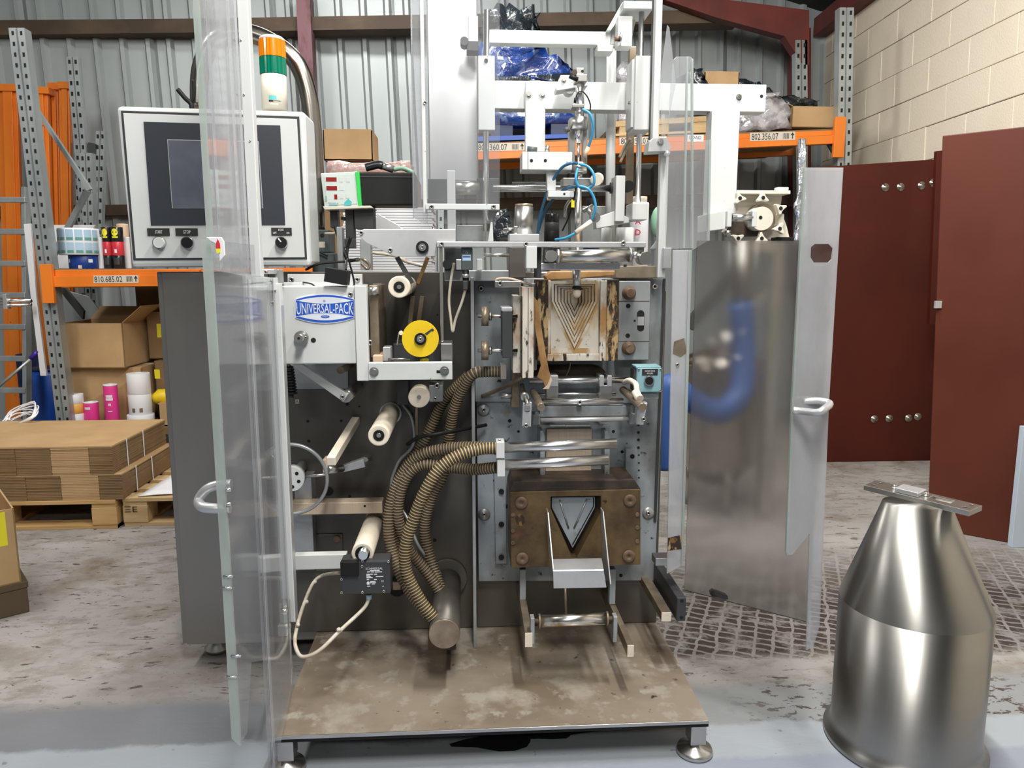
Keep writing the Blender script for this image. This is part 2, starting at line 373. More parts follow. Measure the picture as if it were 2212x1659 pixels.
# ------------------------------------------------------------------ the building
LEAN = math.radians(1.9)
def lean(p):          # the shed stands a little off the machine's own plumb line
    p = Vector(p); return Vector((p.x*math.cos(LEAN)-(p.z)*math.sin(LEAN)+.045, p.y, p.z*math.cos(LEAN)+(p.x-1)*math.sin(LEAN)*.9))
def floor_material():
    m, n, l, p = mk('floor')
    geo = n.new('ShaderNodeNewGeometry'); sep = n.new('ShaderNodeSeparateXYZ'); l.new(geo.outputs['Position'], sep.inputs[0])
    def math_(op, a, b=0.0):
        q = n.new('ShaderNodeMath'); q.operation = op
        for i, v in enumerate((a, b)):
            if isinstance(v, (int, float)): q.inputs[i].default_value = v
            else: l.new(v, q.inputs[i])
        return q.outputs[0]
    wob = math_('MULTIPLY', math_('SUBTRACT', noise(n, l, 5, detail=8, rough=.7), .5), .10)
    wide = math_('MULTIPLY', math_('SUBTRACT', noise(n, l, .9, detail=3), .5), .25)
    Y = math_('ADD', sep.outputs['Y'], wob)
    base = mixc(n, l, fac(n, l, noise(n, l, 1.6, detail=6), .35, .68), (.405, .388, .376), (.29, .275, .264))
    base = mixc(n, l, fac(n, l, noise(n, l, 2.6, detail=8, rough=.65), .52, .70), base, (.18, .145, .105))
    chips = noise(n, l, 30, (.45, 1.2, 1), 6, .66, dist=.5)
    mott = noise(n, l, 9, (.6, 1.3, 1), 9, .72, dist=.3)
    base = mixc(n, l, fac(n, l, mott, .50, .62), base, (.25, .23, .21))
    base = mixc(n, l, fac(n, l, chips, .60, .64), base, (.095, .075, .065))
    base = mixc(n, l, fac(n, l, noise(n, l, 60, detail=3), .66, .72), base, (.15, .12, .10))
    # worn anti-slip pattern right of the machine
    geo2 = n.new('ShaderNodeNewGeometry'); mp = n.new('ShaderNodeMapping'); mp.inputs['Rotation'].default_value = (0, 0, .42)
    ns2 = n.new('ShaderNodeTexNoise'); ns2.inputs['Scale'].default_value = 14; ns2.inputs['Detail'].default_value = 4
    l.new(geo2.outputs['Position'], ns2.inputs['Vector'])
    va = n.new('ShaderNodeVectorMath'); va.operation = 'MULTIPLY_ADD'; va.inputs[1].default_value = (.035, .035, 0)
    l.new(ns2.outputs['Color'], va.inputs[0]); l.new(geo2.outputs['Position'], va.inputs[2]); l.new(va.outputs[0], mp.inputs[0])
    br = n.new('ShaderNodeTexBrick'); br.inputs['Scale'].default_value = 1; br.inputs['Brick Width'].default_value = .062
    br.inputs['Row Height'].default_value = .042; br.inputs['Mortar Size'].default_value = .006; br.inputs['Mortar Smooth'].default_value = .3
    br.offset = .0; l.new(mp.outputs[0], br.inputs['Vector'])
    cellmask = math_('SUBTRACT', 1.0, br.outputs['Fac'])
    wear = fac(n, l, noise(n, l, 11, detail=6, rough=.7), .38, .50)
    regx = math_('MULTIPLY', fac(n, l, sep.outputs['X'], .50, .75), fac(n, l, Y, 2.30, 2.36))
    regy = fac(n, l, math_('ADD', Y, wide), 3.35, 2.75)
    zone = math_('MULTIPLY', regx, regy)
    base = mixc(n, l, math_('MULTIPLY', zone, .65), base, (.17, .163, .155))
    tile = math_('MULTIPLY', math_('MULTIPLY', cellmask, wear), math_('MULTIPLY', regx, regy))
    base = mixc(n, l, tile, base, (.042, .029, .024))
    # loose flakes nearer the hopper
    fl = math_('MULTIPLY', fac(n, l, noise(n, l, 26, (.8, 1.3, 1), 5, .68), .545, .575), math_('MULTIPLY', fac(n, l, sep.outputs['X'], .75, .95), fac(n, l, noise(n, l, 2.2), .42, .55)))
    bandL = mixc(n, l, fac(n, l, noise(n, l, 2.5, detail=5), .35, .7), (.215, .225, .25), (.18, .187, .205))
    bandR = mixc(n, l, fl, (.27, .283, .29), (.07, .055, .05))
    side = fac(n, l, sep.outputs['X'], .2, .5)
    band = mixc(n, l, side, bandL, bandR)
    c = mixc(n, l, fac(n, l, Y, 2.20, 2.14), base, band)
    c2 = mixc(n, l, fac(n, l, noise(n, l, 19, detail=5), .66, .70), (.345, .38, .42), (.20, .21, .23))
    c = mixc(n, l, fac(n, l, math_('ADD', Y, wide), 1.955, 1.935), c, c2)
    c = mixc(n, l, fac(n, l, Y, 1.82, 1.80), c, (.28, .31, .38))
    l.new(c, p.inputs['Base Color']); p.inputs['Roughness'].default_value = .5
    b = n.new('ShaderNodeBump'); b.inputs['Strength'].default_value = .25; b.inputs['Distance'].default_value = .006
    l.new(chips, b.inputs['Height']); l.new(b.outputs[0], p.inputs['Normal'])
floor_material()
MB().box(-7, 6, -4, 8.5, -.08, 0).build('floor', 'floor', kind='structure')

# ribbed steel wall, sheet by sheet
WY0, WYS = 6.72, .055                       # distance of the wall at x=0 and its slant
wall = MB().prism([lean((x, 6.86+WYS*x, z)) for x, z in ((-6.4, -.2), (3.34, -.1), (3.34, 4.9), (-6.4, 5.6))], (0, .05, 0)).build('wall_back', 'cladding', kind='structure')
def sheet(x0, nrib):
    P = []
    for k in range(nrib):
        a = x0+k*.2
        P += [(a, 0), (a+.105, 0), (a+.125, -.034), (a+.155, -.034), (a+.175, 0)]
    P.append((x0+nrib*.2, 0)); b = MB(); V = []
    for x, d in P:
        for z in (-.15, 5.5): V.append(lean((x, WY0+WYS*x+d, z)))
    b.add(V, [(2*i, 2*i+2, 2*i+3, 2*i+1) for i in range(len(P)-1)])
    return b.build('cladding_sheet', 'cladding', wall)
for k in range(10): sheet(-6.3+k*.96, 5 if k else 5)
def trim(name, poly, Y, th, m): return MB().PL(poly, Y, th).build(name, m, None, 0, kind='structure')
trim('trim_1', [(-60, 44), (420, 40), (1600, 20), (1600, 48), (420, 70), (-60, 76)], 6.42, .20, 'purlin')
trim('trim_2', [(-60, 446), (420, 440), (1730, 415), (1730, 442), (420, 462), (-60, 470)], 6.45, .20, 'purlin')
trim('trim_3', [(638, -30), (668, -30), (683, 300), (703, 960), (675, 960), (654, 300)], 6.36, .16, 'pinksteel')
trim('trim_4', [(1380, -30), (1432, -2), (1548, 38), (1695, 78), (1735, 140), (1748, 140), (1748, 22), (1530, -6), (1450, -30)], 6.30, .10, 'redsteel')
trim('trim_5', [(1722, 60), (1752, 60), (1752, 620), (1722, 620)], 6.6, .2, 'redsteel')

# painted block wall on the right, block by block
C0 = Vector((3.34, 6.95, 0)); DIR = Vector((-.055, -1, 0)).normalized(); NRM = Vector((DIR.y, -DIR.x, 0)); NRM = -NRM if NRM.x > 0 else NRM
wr = MB().prism([lean(C0+DIR*a+Vector((0, 0, z))) for a, z in ((0, -.1), (4.6, -.1), (4.6, 3.31), (0, 3.27))], -NRM*.2).build('wall_right', 'mortar', kind='structure')
ang = math.atan2(DIR.y, DIR.x)
def block_mesh(wd):
    b = MB().box(0, wd, -.008, .1, .002, .224); o = b.build('block', 'blockpaint', None, .004); return o
full, half = block_mesh(.446), block_mesh(.221)
R3 = Matrix.Rotation(-LEAN, 4, 'Y') @ Matrix.Rotation(ang, 4, 'Z')
nb = 0
for row in range(0, 15):
    a = 0 if row % 2 else -.225
    while a < 4.45:
        st = max(a, 0); src = full if a >= 0 else half
        jig = random.uniform(-.005, .002)
        pos = lean(C0+DIR*(st+.004)+NRM*(.004+jig)+Vector((0, 0, row*.226-.05)))
        o = src if src.get('_u') is None and not src.parent else src.copy()
        if o is not src: COL.objects.link(o)
        o.parent = wr
        wd = .446 if src is full else .221
        cen = pos+(R3 @ Vector((wd/2, 0, .113)))
        o.matrix_parent_inverse = Matrix.Translation(-WP[wr.name])
        o.location = cen; o.rotation_euler = R3.to_euler()
        a += .45
MB().box(-6.6, -6.5, -4, 8.4, 0, 6.2).build('wall_left', 'cladding', kind='structure')
MB().box(-6.6, 3.9, -4.1, -4.0, 0, 6.2).build('wall_front', 'cladding', kind='structure')
MB().box(2.95, 3.05, -4, 1.9, 0, 3.6).build('wall_side', 'mortar', kind='structure')
# roof underside, dark above the eaves
E0 = u(1746, 24, 7.0)
MB().prism([(E0.x+.5, 7.6, E0.z-.14), (E0.x-.1, -4.2, E0.z-.02), (-6.7, -4.2, E0.z+2.4), (-6.7, 7.6, E0.z+2.4)], (0, 0, .05)).build('ceiling', 'roofdark', kind='structure')
e1, e2 = lean(C0+Vector((-.10, -.1, 3.36))), lean(C0+DIR*4.6+Vector((-.1, 0, 3.40)))
MB().bar(e1, e2, .16, .15).build('trim_6', 'redsteel', kind='structure')

# ------------------------------------------------------------------ pallet racking
def post(name, pts, Y, par, depth=.07, m='galv'):
    """pts: left and right picture edge at the top, then at the bottom"""
    (ax, ay), (bx, by), (cx, cyy), (dx, dy) = pts
    w = lambda k, q: (ax+(bx-ax)*k+((cx+(dx-cx)*k)-(ax+(bx-ax)*k))*q, ay+(cyy-ay)*q)
    A = [u(*w(k, 0), Y) for k in (0, .44, .5, .56, 1)]; B = [u(*w(k, 1), Y) for k in (0, .44, .5, .56, 1)]
    V = []
    for P in (A, B):
        V += [P[0]+Vector((0, depth, 0)), P[0], P[1], P[2]+Vector((0, .012, 0)), P[3], P[4], P[4]+Vector((0, depth, 0))]
    o = MB().add(V, [(i, i+1, i+8, i+7) for i in range(6)]).build(name, m, par)
    b = MB(); nn = int(abs(cyy-ay)/23)
    for i in range(nn):
        for k in (.24, .78):
            c = u(*w(k, (i+.5)/nn), Y); s = sc(*w(k, .5), Y)
            b.box(c.x-2.2*s, c.x+2.2*s, c.y-.002, c.y+.002, c.z-4*s, c.z+4*s)
    b.build('slots', 'hole', o, kind='stuff'); return o
def beam(poly, Y, par, m='orange', d=.05):
    """stepped rack beam; poly: x0,top0,bottom0,x1,top1,bottom1"""
    x0, t0, b0, x1, t1, b1 = poly; k = .36
    o = MB().PL([(x0, t0), (x1, t1), (x1, t1+(b1-t1)*k), (x0, t0+(b0-t0)*k)], Y+.018, d-.018)
    o.PL([(x0, t0+(b0-t0)*k), (x1, t1+(b1-t1)*k), (x1, b1), (x0, b0)], Y, d)
    return o.build('beam', m, par, .002)
def rack_label(txt, x0, y0, x1, y1, Y, par, slope=0, clip=None):
    o = pl('label_plate', 'labelpaper', [(x0, y0), (x1, y0+slope), (x1, y1+slope), (x0, y1)], Y-.002, .0015, par, 0)
    w = x1-x0; r = -math.atan2(slope, w)
    text(txt, (x0+w*.33, (y0+y1)/2+slope*.33), Y-.0025, (y1-y0)*.74, 'ink', o, w*.60, rot=r)
    b = MB()
    for k in range(8):
        xx = x0+w*(.73+.017*k); yy = (y0+y1)/2+slope*.8; b.R(xx, yy-(y1-y0)*.34, xx+w*(.005+.006*(k % 2)), yy+(y1-y0)*.34, Y-.003, .0004)
    b.build('barcode', 'ink', o, kind='stuff')
    ax, ayy = x0+w*.94, (y0+y1)/2+slope*.94; h = (y1-y0)*.36
    b = MB().R(ax-1, ayy-h, ax+1, ayy+h, Y-.003, .0004); b.PL([(ax, ayy-h-1), (ax+4, ayy-h+5), (ax+2, ayy-h+6), (ax, ayy-h+2), (ax-2, ayy-h+6), (ax-4, ayy-h+5)], Y-.003, .0004)
    b.build('arrow', 'ink', o)
LY = 4.62
lrack = thing('pallet_rack', 'grey pallet rack with an orange beam marked 810.685.02, left of the machine', 'rack', (-2.6, LY+.5, 0))
post('upright', [(18, 60), (52, 60), (134, 1010), (165, 1010)], LY, lrack)
pl('brace', 'galv', [(66, 225), (74, 225), (196, 408), (188, 412)], LY+.35, .03, lrack, 0)
pl('brace', 'galv', [(182, 408), (192, 414), (112, 566), (103, 558)], LY+.5, .03, lrack, 0)
pl('brace', 'charcoal', [(124, 622), (140, 622), (180, 672), (178, 690)], LY+.5, .03, lrack, 0)
post('upright', [(172, 330), (196, 330), (216, 760), (196, 760)][:2]+[(190, 760), (212, 760)], LY+1.0, lrack)
beam((104, 584, 620, 680, 578, 616), LY-.03, lrack)
beam((104, 590, 622, 670, 584, 616), LY+1.0, lrack)
rb('end_bracket', 'orange', 88, 571, 113, 655, LY-.05, .03, lrack)
MB().box(u(100, 585, LY).x, u(672, 585, LY).x, LY, LY+1.0, u(300, 590, LY).z, u(300, 581, LY).z).build('shelf_board', 'carddark', lrack, .002)
SHZ = u(300, 581, LY).z
rack_label('810.685.02', 202, 595, 299, 612, LY-.03, lrack, -1)
LSZ = .34
MB().box(-2.42, -1.0, LY+.08, LY+1.05, LSZ-.05, LSZ).build('shelf_board', 'carddark', lrack, .002)
for sx in (-2.36, -1.7, -1.05):
    for sy in (LY+.13, LY+.95): MB().box(sx-.04, sx+.04, sy-.04, sy+.04, 0, LSZ-.05).build('foot', 'galv', lrack)

MB().box(-2.42, -1.0, LY+1.08, LY+1.10, LSZ, SHZ-.03).build('shade_board', 'carddark', lrack, .001)  # dark board added to stand in for the shade behind the low shelf
RY = 5.45
rrack = thing('pallet_rack', 'tall pallet rack with an orange beam marked 802.356.07, beside the block wall', 'rack', (1.8, RY+.4, 0))
post('upright', [(1814, 16), (1845, 14), (1828, 760), (1855, 760)][:2]+[(1800, 1000), (1828, 1000)], RY, rrack)
post('upright', [(1718, 86), (1744, 84), (1722, 620), (1746, 620)], RY+.85, rrack)
beam((930, 316.6, 349.6, 1806, 281, 310), RY-.03, rrack)
post('upright', [(925, 16), (956, 14), (934, 1000), (962, 1000)], RY, rrack)
beam((940, 339, 371, 1740, 302, 334), RY+.9, rrack)
rb('end_bracket', 'orange', 1803, 252, 1826, 340, RY-.05, .03, rrack)
pl('brace', 'charcoal', [(1786, 306), (1806, 306), (1800, 330)], RY, .03, rrack, 0)
RSZ = u(1500, 290, RY).z
a_, b_ = u(930, 312.8, RY), u(1806, 278, RY)
MB().prism([a_, b_, b_+Vector((0, 1.3, .0)), a_+Vector((0, 1.3, 0))], (0, 0, -.02)).build('shelf_board', 'carddark', rrack)
rack_label('802.360.07', 1030, 310, 1134, 327, RY-.03, rrack, -2)
rack_label('802.358.07', 1338, 297, 1440, 314, RY-.03, rrack, -3)
rack_label('802.356.07', 1620, 287, 1718, 305, RY-.03, rrack, -3)
o = rb('notice', 'paper', 1485, 291, 1520, 306, RY-.032, .001, rrack, 0)
text('LOAD', (1502, 297), RY-.033, 7, 'ink', o)

# ------------------------------------------------------------------ red steel screens on the right
def screen(name, label, pts, m, thick, bolts):
    """pts: ground point and top edge point, left then right"""
    (a, ta), (b, tb_) = pts; a, b = Vector((a.x, a.y, 0)), Vector((b.x, b.y, 0))
    d = (b-a).normalized(); nv = Vector((d.y, -d.x, 0)); nv = nv if nv.y < 0 else -nv
    t = thing(name, label, 'screen', (a+b)/2)
    MB().prism([a, b, u(*tb_, b.y), u(*ta, a.y)], -nv*thick).build('panel', m, t, .004)
    for s, z in bolts:
        p = a+(b-a)*s+Vector((0, 0, z))
        k = MB().lathe([(.017, 0), (.017, .003), (.006, .004), (.006, .006)], p, nv*1.0, 16); k.build('bolt', 'galv', t)
    return t, a, b, nv
a = g(1740, 999); b = g(2012, 995)
def rise(ground, px, py):           # height of the picture point above a ground point
    return u(px, py, ground.y).z
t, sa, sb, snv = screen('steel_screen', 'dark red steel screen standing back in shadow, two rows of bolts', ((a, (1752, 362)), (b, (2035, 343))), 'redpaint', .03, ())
for px, py in ((1912, 405), (1945, 404), (1990, 401), (2015, 395), (1888, 905), (1920, 904), (1962, 903), (1982, 900)):
    dpt = sb-sa; r = ray(px, py); nn = snv; s = (sa-CAM).dot(nn)/r.dot(nn); p = CAM+r*s
    MB().lathe([(.026, 0), (.026, .004), (.0255, .005), (.011, .005), (.010, .012), (.0, .012)], p, nn, 18).build('bolt', 'armsteel', t)
pl('end_flange', 'redpaint', [(2024, 326), (2036, 325), (2020, 700), (2008, 700)], 4.6, .03, t)
a = g(2003, 1140); b = g(2216, 1180)
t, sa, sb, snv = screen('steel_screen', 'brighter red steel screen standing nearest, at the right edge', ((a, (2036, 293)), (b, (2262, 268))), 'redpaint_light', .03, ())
cc = u(2025, 658, a.y-.01); MB().box(cc.x-.016, cc.x+.016, cc.y-.012, cc.y+.004, cc.z-.018, cc.z+.018).build('latch', 'alu', t, .002)
px_ = u(2198, 1060, 3.25).x
o = MB().box(px_, px_+.25, 3.25, 3.28, 0, u(2205, 922, 3.25).z).build('board', 'paleblue', None, .002,
    label='pale blue board edge at the right border before the red screen', category='board')
# ------------------------------------------------------------------ loose things behind and beside the machine
def tag(o, label, cat, group=None):
    o['label'] = label; o['category'] = cat
    if group: o['group'] = group
    return o
# orange beams standing against the wall
for i, (x0, x1, xb0, xb1, top, Y, lab) in enumerate((
        (-6, 36, 14, 58, 184, 6.05, 'orange rack beam standing on end, leftmost, cut by the left border'),
        (64, 102, 84, 124, 190, 6.0, 'orange rack beam standing on end just right of the front upright'),
        (104, 124, 122, 142, 181, 6.08, 'narrow orange rack beam standing on end, middle of the right pair'),
        (126, 149, 140, 163, 179, 6.02, 'orange rack beam standing on end, rightmost, under the leaning grey uprights'))):
    t = thing('rack_beam', lab, 'beam', u((xb0+xb1)/2, 860, Y), 'orange rack beams standing against the wall')
    m_ = (x0+x1)/2; mb = (xb0+xb1)/2
    c = MB().PL([(x0, top), (x1, top), (xb1, 960), (xb0, 960)], Y, .04)
    c.PL([(x0+(x1-x0)*.25, top+8), (x1-(x1-x0)*.25, top+8), (xb1-(xb1-xb0)*.25, 960), (xb0+(xb1-xb0)*.25, 960)], Y-.018, .02)
    c.build('profile', 'orange', t, .003)
    rb('end_plate', 'orange', x0-2, top-3, x1+2, top+12, Y-.03, .09, t)
# loose uprights leaning against the wall
def loose(name, lab, pts, Y, cat='upright'):
    (a, b), (c, d) = pts[:2]; t = thing(name, lab, cat, u(pts[3][0], pts[3][1], Y), 'grey steel profiles leaning against the wall')
    post('profile', pts, Y, t, .05); return t
loose('loose_upright', 'tall grey rack upright leaning on the wall beside the orange beams', [(143, 122), (168, 122), (214, 640), (188, 640)][:2]+[(210, 905), (236, 905)], 5.9)
loose('loose_upright', 'short grey upright leaning nearest the control panel, lowest of the group', [(207, 283), (226, 283), (190, 905), (206, 905)], 5.95)
loose('loose_upright', 'grey upright leaning between the rightmost orange beam and the wall', [(158, 300), (172, 300), (190, 905), (204, 905)], 6.0)
tag(pl('steel_angle', 'charcoal', [(190, 307), (205, 310), (198, 420), (186, 420)], 5.92, .04, None), 'short dark steel angle leaning among the grey uprights', 'profile', 'grey steel profiles leaning against the wall')
# ladder at the left border
lad = thing('ladder', 'grey ladder with round-edged rungs at the left border, before the orange beams', 'ladder', u(40, 905, 5.0))
MB().bar(u(56, 405, 5.2), u(60, 1010, 5.0), .03, .05).build('side_rail', 'galv', lad, .003)
MB().bar(u(-60, 405, 5.2), u(-60, 1010, 5.0), .03, .05).build('side_rail', 'galv', lad, .003)
for k in range(8): MB().bar(u(-60, 432+68.5*k, 5.17-.022*k), u(57, 432+68.5*k, 5.17-.022*k), .035, .035).build('rung', 'galv', lad, .004)
cl = thing('clamp_bar', 'chrome clamp bar reaching in from the left border over the ladder', 'clamp', u(30, 655, 4.7))
tb('rod', 'chrome', [(-30, 648, 4.7), (68, 650, 4.7)], 4, cl); tb('rod', 'chrome', [(-30, 662, 4.68), (68, 658, 4.7)], 3.5, cl)
rb('jaw', 'alu', 6, 635, 14, 668, 4.67, .04, cl)
for i, (px0, py0, lean_, h, lab) in enumerate(((52, 484, 34, 330, 'white board leaning behind the front upright, left of it'), (98, 487, 24, 140, 'pale board standing behind the labelled shelf end'))):
    pass
tag(pl('white_board', 'paper', [(51, 484), (66, 483), (78, 640), (100, 812), (87, 812), (66, 640)], 4.75, .02, None), 'narrow white board standing just left of the front rack upright', 'board')
tag(pl('white_board', 'paper', [(98, 486), (205, 486), (160, 580), (108, 580)], 5.35, .02, None), 'white board standing on the shelf behind the label rolls', 'board')
bd = pl('grey_board', 'galv', [(120, 622), (190, 640), (230, 690), (124, 705)], 5.3, .02, None); tag(bd, 'pale grey board standing below the labelled shelf behind the cartons', 'board')
d = thing('drum', 'bright blue plastic drum behind the foot of the front upright', 'drum', u(108, 905, 5.15))
c_ = u(127, 905, 5.42); c_.z = 0
MB().lathe([(.15, 0), (.165, .03), (.165, .3), (.158, .32), (.165, .34), (.165, .95), (.14, 1)], c_, (0, 0, .62), 28).build('body', 'drumblue', d)
MB().lathe([(.15, 0), (.15, .02), (.05, .03)], c_+Vector((0, 0, .62)), (0, 0, .5), 24).build('lid', 'navy', d)
t = thing('pallet_box', 'dark blue steel pallet box in shadow behind the ladder', 'box', u(30, 900, 5.8))
rb('wall_panel', 'navy', 44, 770, 96, 930, 5.82, .03, t); [MB().box(u(a, 860, 5.8).x, u(b, 860, 5.8).x, 5.79, 5.86, 0, u(60, 765, 5.8).z).build('corner_post', 'navy', t) for a, b in ((44, 60), (86, 97))]
t = thing('pole', 'grey pole with a purple grip slanting across the ladder foot', 'pole', u(-10, 840, 4.75))
MB().tube([u(-20, 850, 4.7), u(70, 772, 4.75)], .009, 10).build('shaft', 'galv', t); MB().tube([u(66, 775, 4.75), u(82, 758, 4.76)], .014, 10).build('grip', 'purple', t)

SH1 = SHZ+.002
# rolls on the labelled shelf
def vroll(name, lab, x0, x1, top, Y, z0, bands, group, core=None):
    """upright roll: bands = (height share from, to, material)"""
    r = (u(x1, top, Y).x-u(x0, top, Y).x)/2; c = u((x0+x1)/2, top, Y); h = c.z-z0
    t = thing(name, lab, 'roll', (c.x, Y, z0), group)
    for a, b, m_ in bands:
        MB().lathe([(r*.98, 0), (r, .02), (r, .98), (r*.98, 1)], (c.x, Y, z0+h*a), (0, 0, h*(b-a)), 36).build('wrap', m_, t)
    MB().lathe([(r*.62, 0), (r*.62, 1), (r*.35, 1), (r*.35, .2)], (c.x, Y, z0+h-.002), (0, 0, .004), 24).build('core', core or 'card', t)
    return t, c, r, h
G = 'rolls on the labelled shelf'
t, c, r, h = vroll('label_roll', 'purple-blue roll with small white labels under the pale blue roll', 150, 210, 551, 4.88, SH1, ((0, 1, 'deepblue'),), G)
def stick(t, c, r, z0, z1, a0, a1, m_, name='label', par=None):
    P = []; n = 5
    for k in range(n+1):
        a = a0+(a1-a0)*k/n; P.append((math.sin(a), -math.cos(a)))
    b = MB(); V = [(c.x+x*(r+.001), c.y+y*(r+.001), z) for z in (z0, z1) for x, y in P]
    b.add(V, [(k, k+1, n+2+k, n+1+k) for k in range(n)]); return b.build(name, m_, t)
def spot(t, c, r, z, dz, da, m_):
    V = [(c.x, c.y-r-.001, z)]+[(c.x+(r+.001)*math.sin(da*math.cos(k*.3927)), c.y-(r+.001)*math.cos(da*math.cos(k*.3927)), z+dz*math.sin(k*.3927)) for k in range(16)]
    return MB().add(V, [(0, 1+k, 1+(k+1) % 16) for k in range(16)]).build('print', m_, t)
for a in (-.9, .75): stick(t, c, r, SH1+h*.45, SH1+h*.7, a, a+.3, 'paper')
stick(t, c, r, SH1, SH1+h*.25, .05, .3, 'wrappink')
z1 = SH1+h
t, c, r, h = vroll('label_roll', 'large pale blue roll of printed labels in clear film, on the purple-blue roll', 127, 210, 494, 4.88, z1, ((0, 1, 'paper'),), G)
for row in (0, 1):
    for k in range(7):
        a = -1.5+k*.44
        o = stick(t, c, r, z1+h*(.05+.48*row), z1+h*(.46+.48*row), a, a+.38, 'labelroll')
        stick(o, c, r+.0008, z1+h*(.07+.48*row), z1+h*(.17+.48*row), a+.03, a+.35, 'labelgreen', 'print')
for x0, x1, lab in ((219, 239, 'left of the two black rolls with a red band and yellow spot'), (239, 264, 'right of the two black rolls with a red band and yellow spot')):
    t, c, r, h = vroll('label_roll', lab, x0, x1, 491, 4.80, SH1, ((0, .32, 'blackgloss'), (.32, .65, 'rollred'), (.65, 1, 'blackgloss')), G)
    spot(t, c, r, SH1+h*.875, h*.09, .55, 'stickeryellow'); stick(t, c, r, SH1+h*.74, SH1+h*.78, -.5, .5, 'stickeryellow'); stick(t, c, r, SH1+h*.38, SH1+h*.47, -.2, .2, 'paper'); stick(t, c, r, SH1+h*.1, SH1+h*.26, -.4, .5, 'charcoal')
vroll('label_roll', 'thin white roll standing between the pale blue and the black rolls', 208, 220, 513, 4.90, SH1, ((0, 1, 'paper'),), G)
vroll('label_roll', 'thin white printed roll right of the black rolls', 265, 279, 512, 4.86, SH1, ((0, 1, 'paper'),), G)
vroll('label_roll', 'beige cardboard tube standing behind the black rolls', 252, 276, 484, 5.05, SH1, ((0, 1, 'beigetube'),), G)

LS1 = LSZ+.002
# cartons on the low shelf
def carton(name, lab, x0, x1, y0, y1, z0, z1, rot=0, sticker=(), flaps='closed', group='cartons on the low shelf', m_='card'):
    c = Vector(((x0+x1)/2, (y0+y1)/2, z0)); t = thing(name, lab, 'box', c, group)
    w, d, h = (x1-x0)/2, (y1-y0)/2, z1-z0; cs, sn = math.cos(rot), math.sin(rot)
    q = lambda x, y, z: c+Vector((x*cs-y*sn, x*sn+y*cs, z)); T = .006
    b = MB()
    for (ax, ay), (bx, by) in (((-w, -d), (w, -d)), ((w, -d), (w, d)), ((w, d), (-w, d)), ((-w, d), (-w, -d))):
        dx, dy = (-ay/abs(ay) if ax != bx else 0), (-ax/abs(ax) if ay != by else 0)
        n_ = Vector((0, T if ay < 0 else -T)) if ax != bx else Vector((T if ax < 0 else -T, 0))
        b.prism([q(ax, ay, 0), q(bx, by, 0), q(bx, by, h), q(ax, ay, h)], q(n_.x, n_.y, 0)-c)
    b.prism([q(-w, -d, 0), q(w, -d, 0), q(w, d, 0), q(-w, d, 0)], (0, 0, T)); b.build('body', m_, t)
    if flaps == 'closed':
        for s in (-1, 1):
            MB().prism([q(-w, s*d, h), q(w, s*d, h), q(w, s*.002, h), q(-w, s*.002, h)], (0, 0, T)).build('flap', m_, t)
        MB().prism([q(-w*1.001, -.025, h+T), q(w*1.001, -.025, h+T), q(w*1.001, .025, h+T), q(-w*1.001, .025, h+T)], (0, 0, .001)).build('tape', 'labelpaper', t)
    else:
        for s, tilt in flaps:
            e = {'f': ((-w, -d), (w, -d), (0, -1)), 'r': ((w, -d), (w, d), (1, 0)), 'b': ((w, d), (-w, d), (0, 1)), 'l': ((-w, d), (-w, -d), (-1, 0))}[s]
            o_ = Vector((e[2][0]*math.cos(tilt), e[2][1]*math.cos(tilt), math.sin(tilt)))*min(w, d)*.8
            MB().prism([q(*e[0], h), q(*e[1], h), q(e[1][0]+o_.x, e[1][1]+o_.y, h+o_.z), q(e[0][0]+o_.x, e[0][1]+o_.y, h+o_.z)], (0, 0, .004)).build('flap', m_, t)
    for a, b0, s0, s1 in sticker:      # on the front: x from, z from, sizes
        MB().prism([q(a, -d-.001, b0), q(a+s0, -d-.001, b0), q(a+s0, -d-.001, b0+s1), q(a, -d-.001, b0+s1)], (0, .0008, 0)).build('sticker', 'stickeryellow', t)
    return t
X = lambda px, Y, py=750: u(px, py, Y).x
Z = lambda py, Y, px=250: u(px, py, Y).z
carton('open_carton', 'large closed carton lying below the open one on the low shelf', X(145, 4.85), X(300, 4.85), 4.85, 5.25, LS1, Z(796, 4.85), .02, ())
carton('open_carton', 'large carton with one torn open flap, on top of the front carton', X(128, 4.8), X(272, 4.8), 4.79, 5.2, Z(796, 4.85)+.012, Z(698, 4.8), -.03, (), (('r', .7), ('b', .5)))
carton('carton', 'plain carton at the back, its top above the torn one', X(178, 5.35), X(312, 5.35), 5.35, 5.6, LS1, Z(672, 5.35), 0)
carton('carton', 'dark carton with a yellow sticker, upper one beside the steel cabinet', X(325, 5.1), X(405, 5.1), 5.06, 5.3, Z(782, 5.05)+.02, Z(676, 5.05), .06, ((-.06, .14, .035, .09),), m_='carddark')
carton('carton', 'carton with a yellow sticker, lower one beside the steel cabinet', X(335, 5.0), X(415, 5.0), 4.98, 5.29, LS1, Z(782, 5.0), -.05, ((-.02, .28, .035, .1), (-.12, .26, .035, .06)), m_='carddark')
G = 'rolls and tubs behind the flat cartons'
vroll('film_roll', 'white tub with an orange band at the front upright foot', 142, 178, 851, 4.72, LS1, ((0, .42, 'paper'), (.42, .72, 'tuborange'), (.72, 1, 'paper')), G, 'paper')
t, c, r, h = vroll('film_roll', 'short pink printed roll next to the white and orange tub', 181, 211, 868, 4.74, LS1, ((0, .97, 'pink'), (.97, 1, 'paper')), G, 'paper')
stick(t, c, r, LS1+h*.72, LS1+h*.82, -.5, .3, 'paper', 'print')
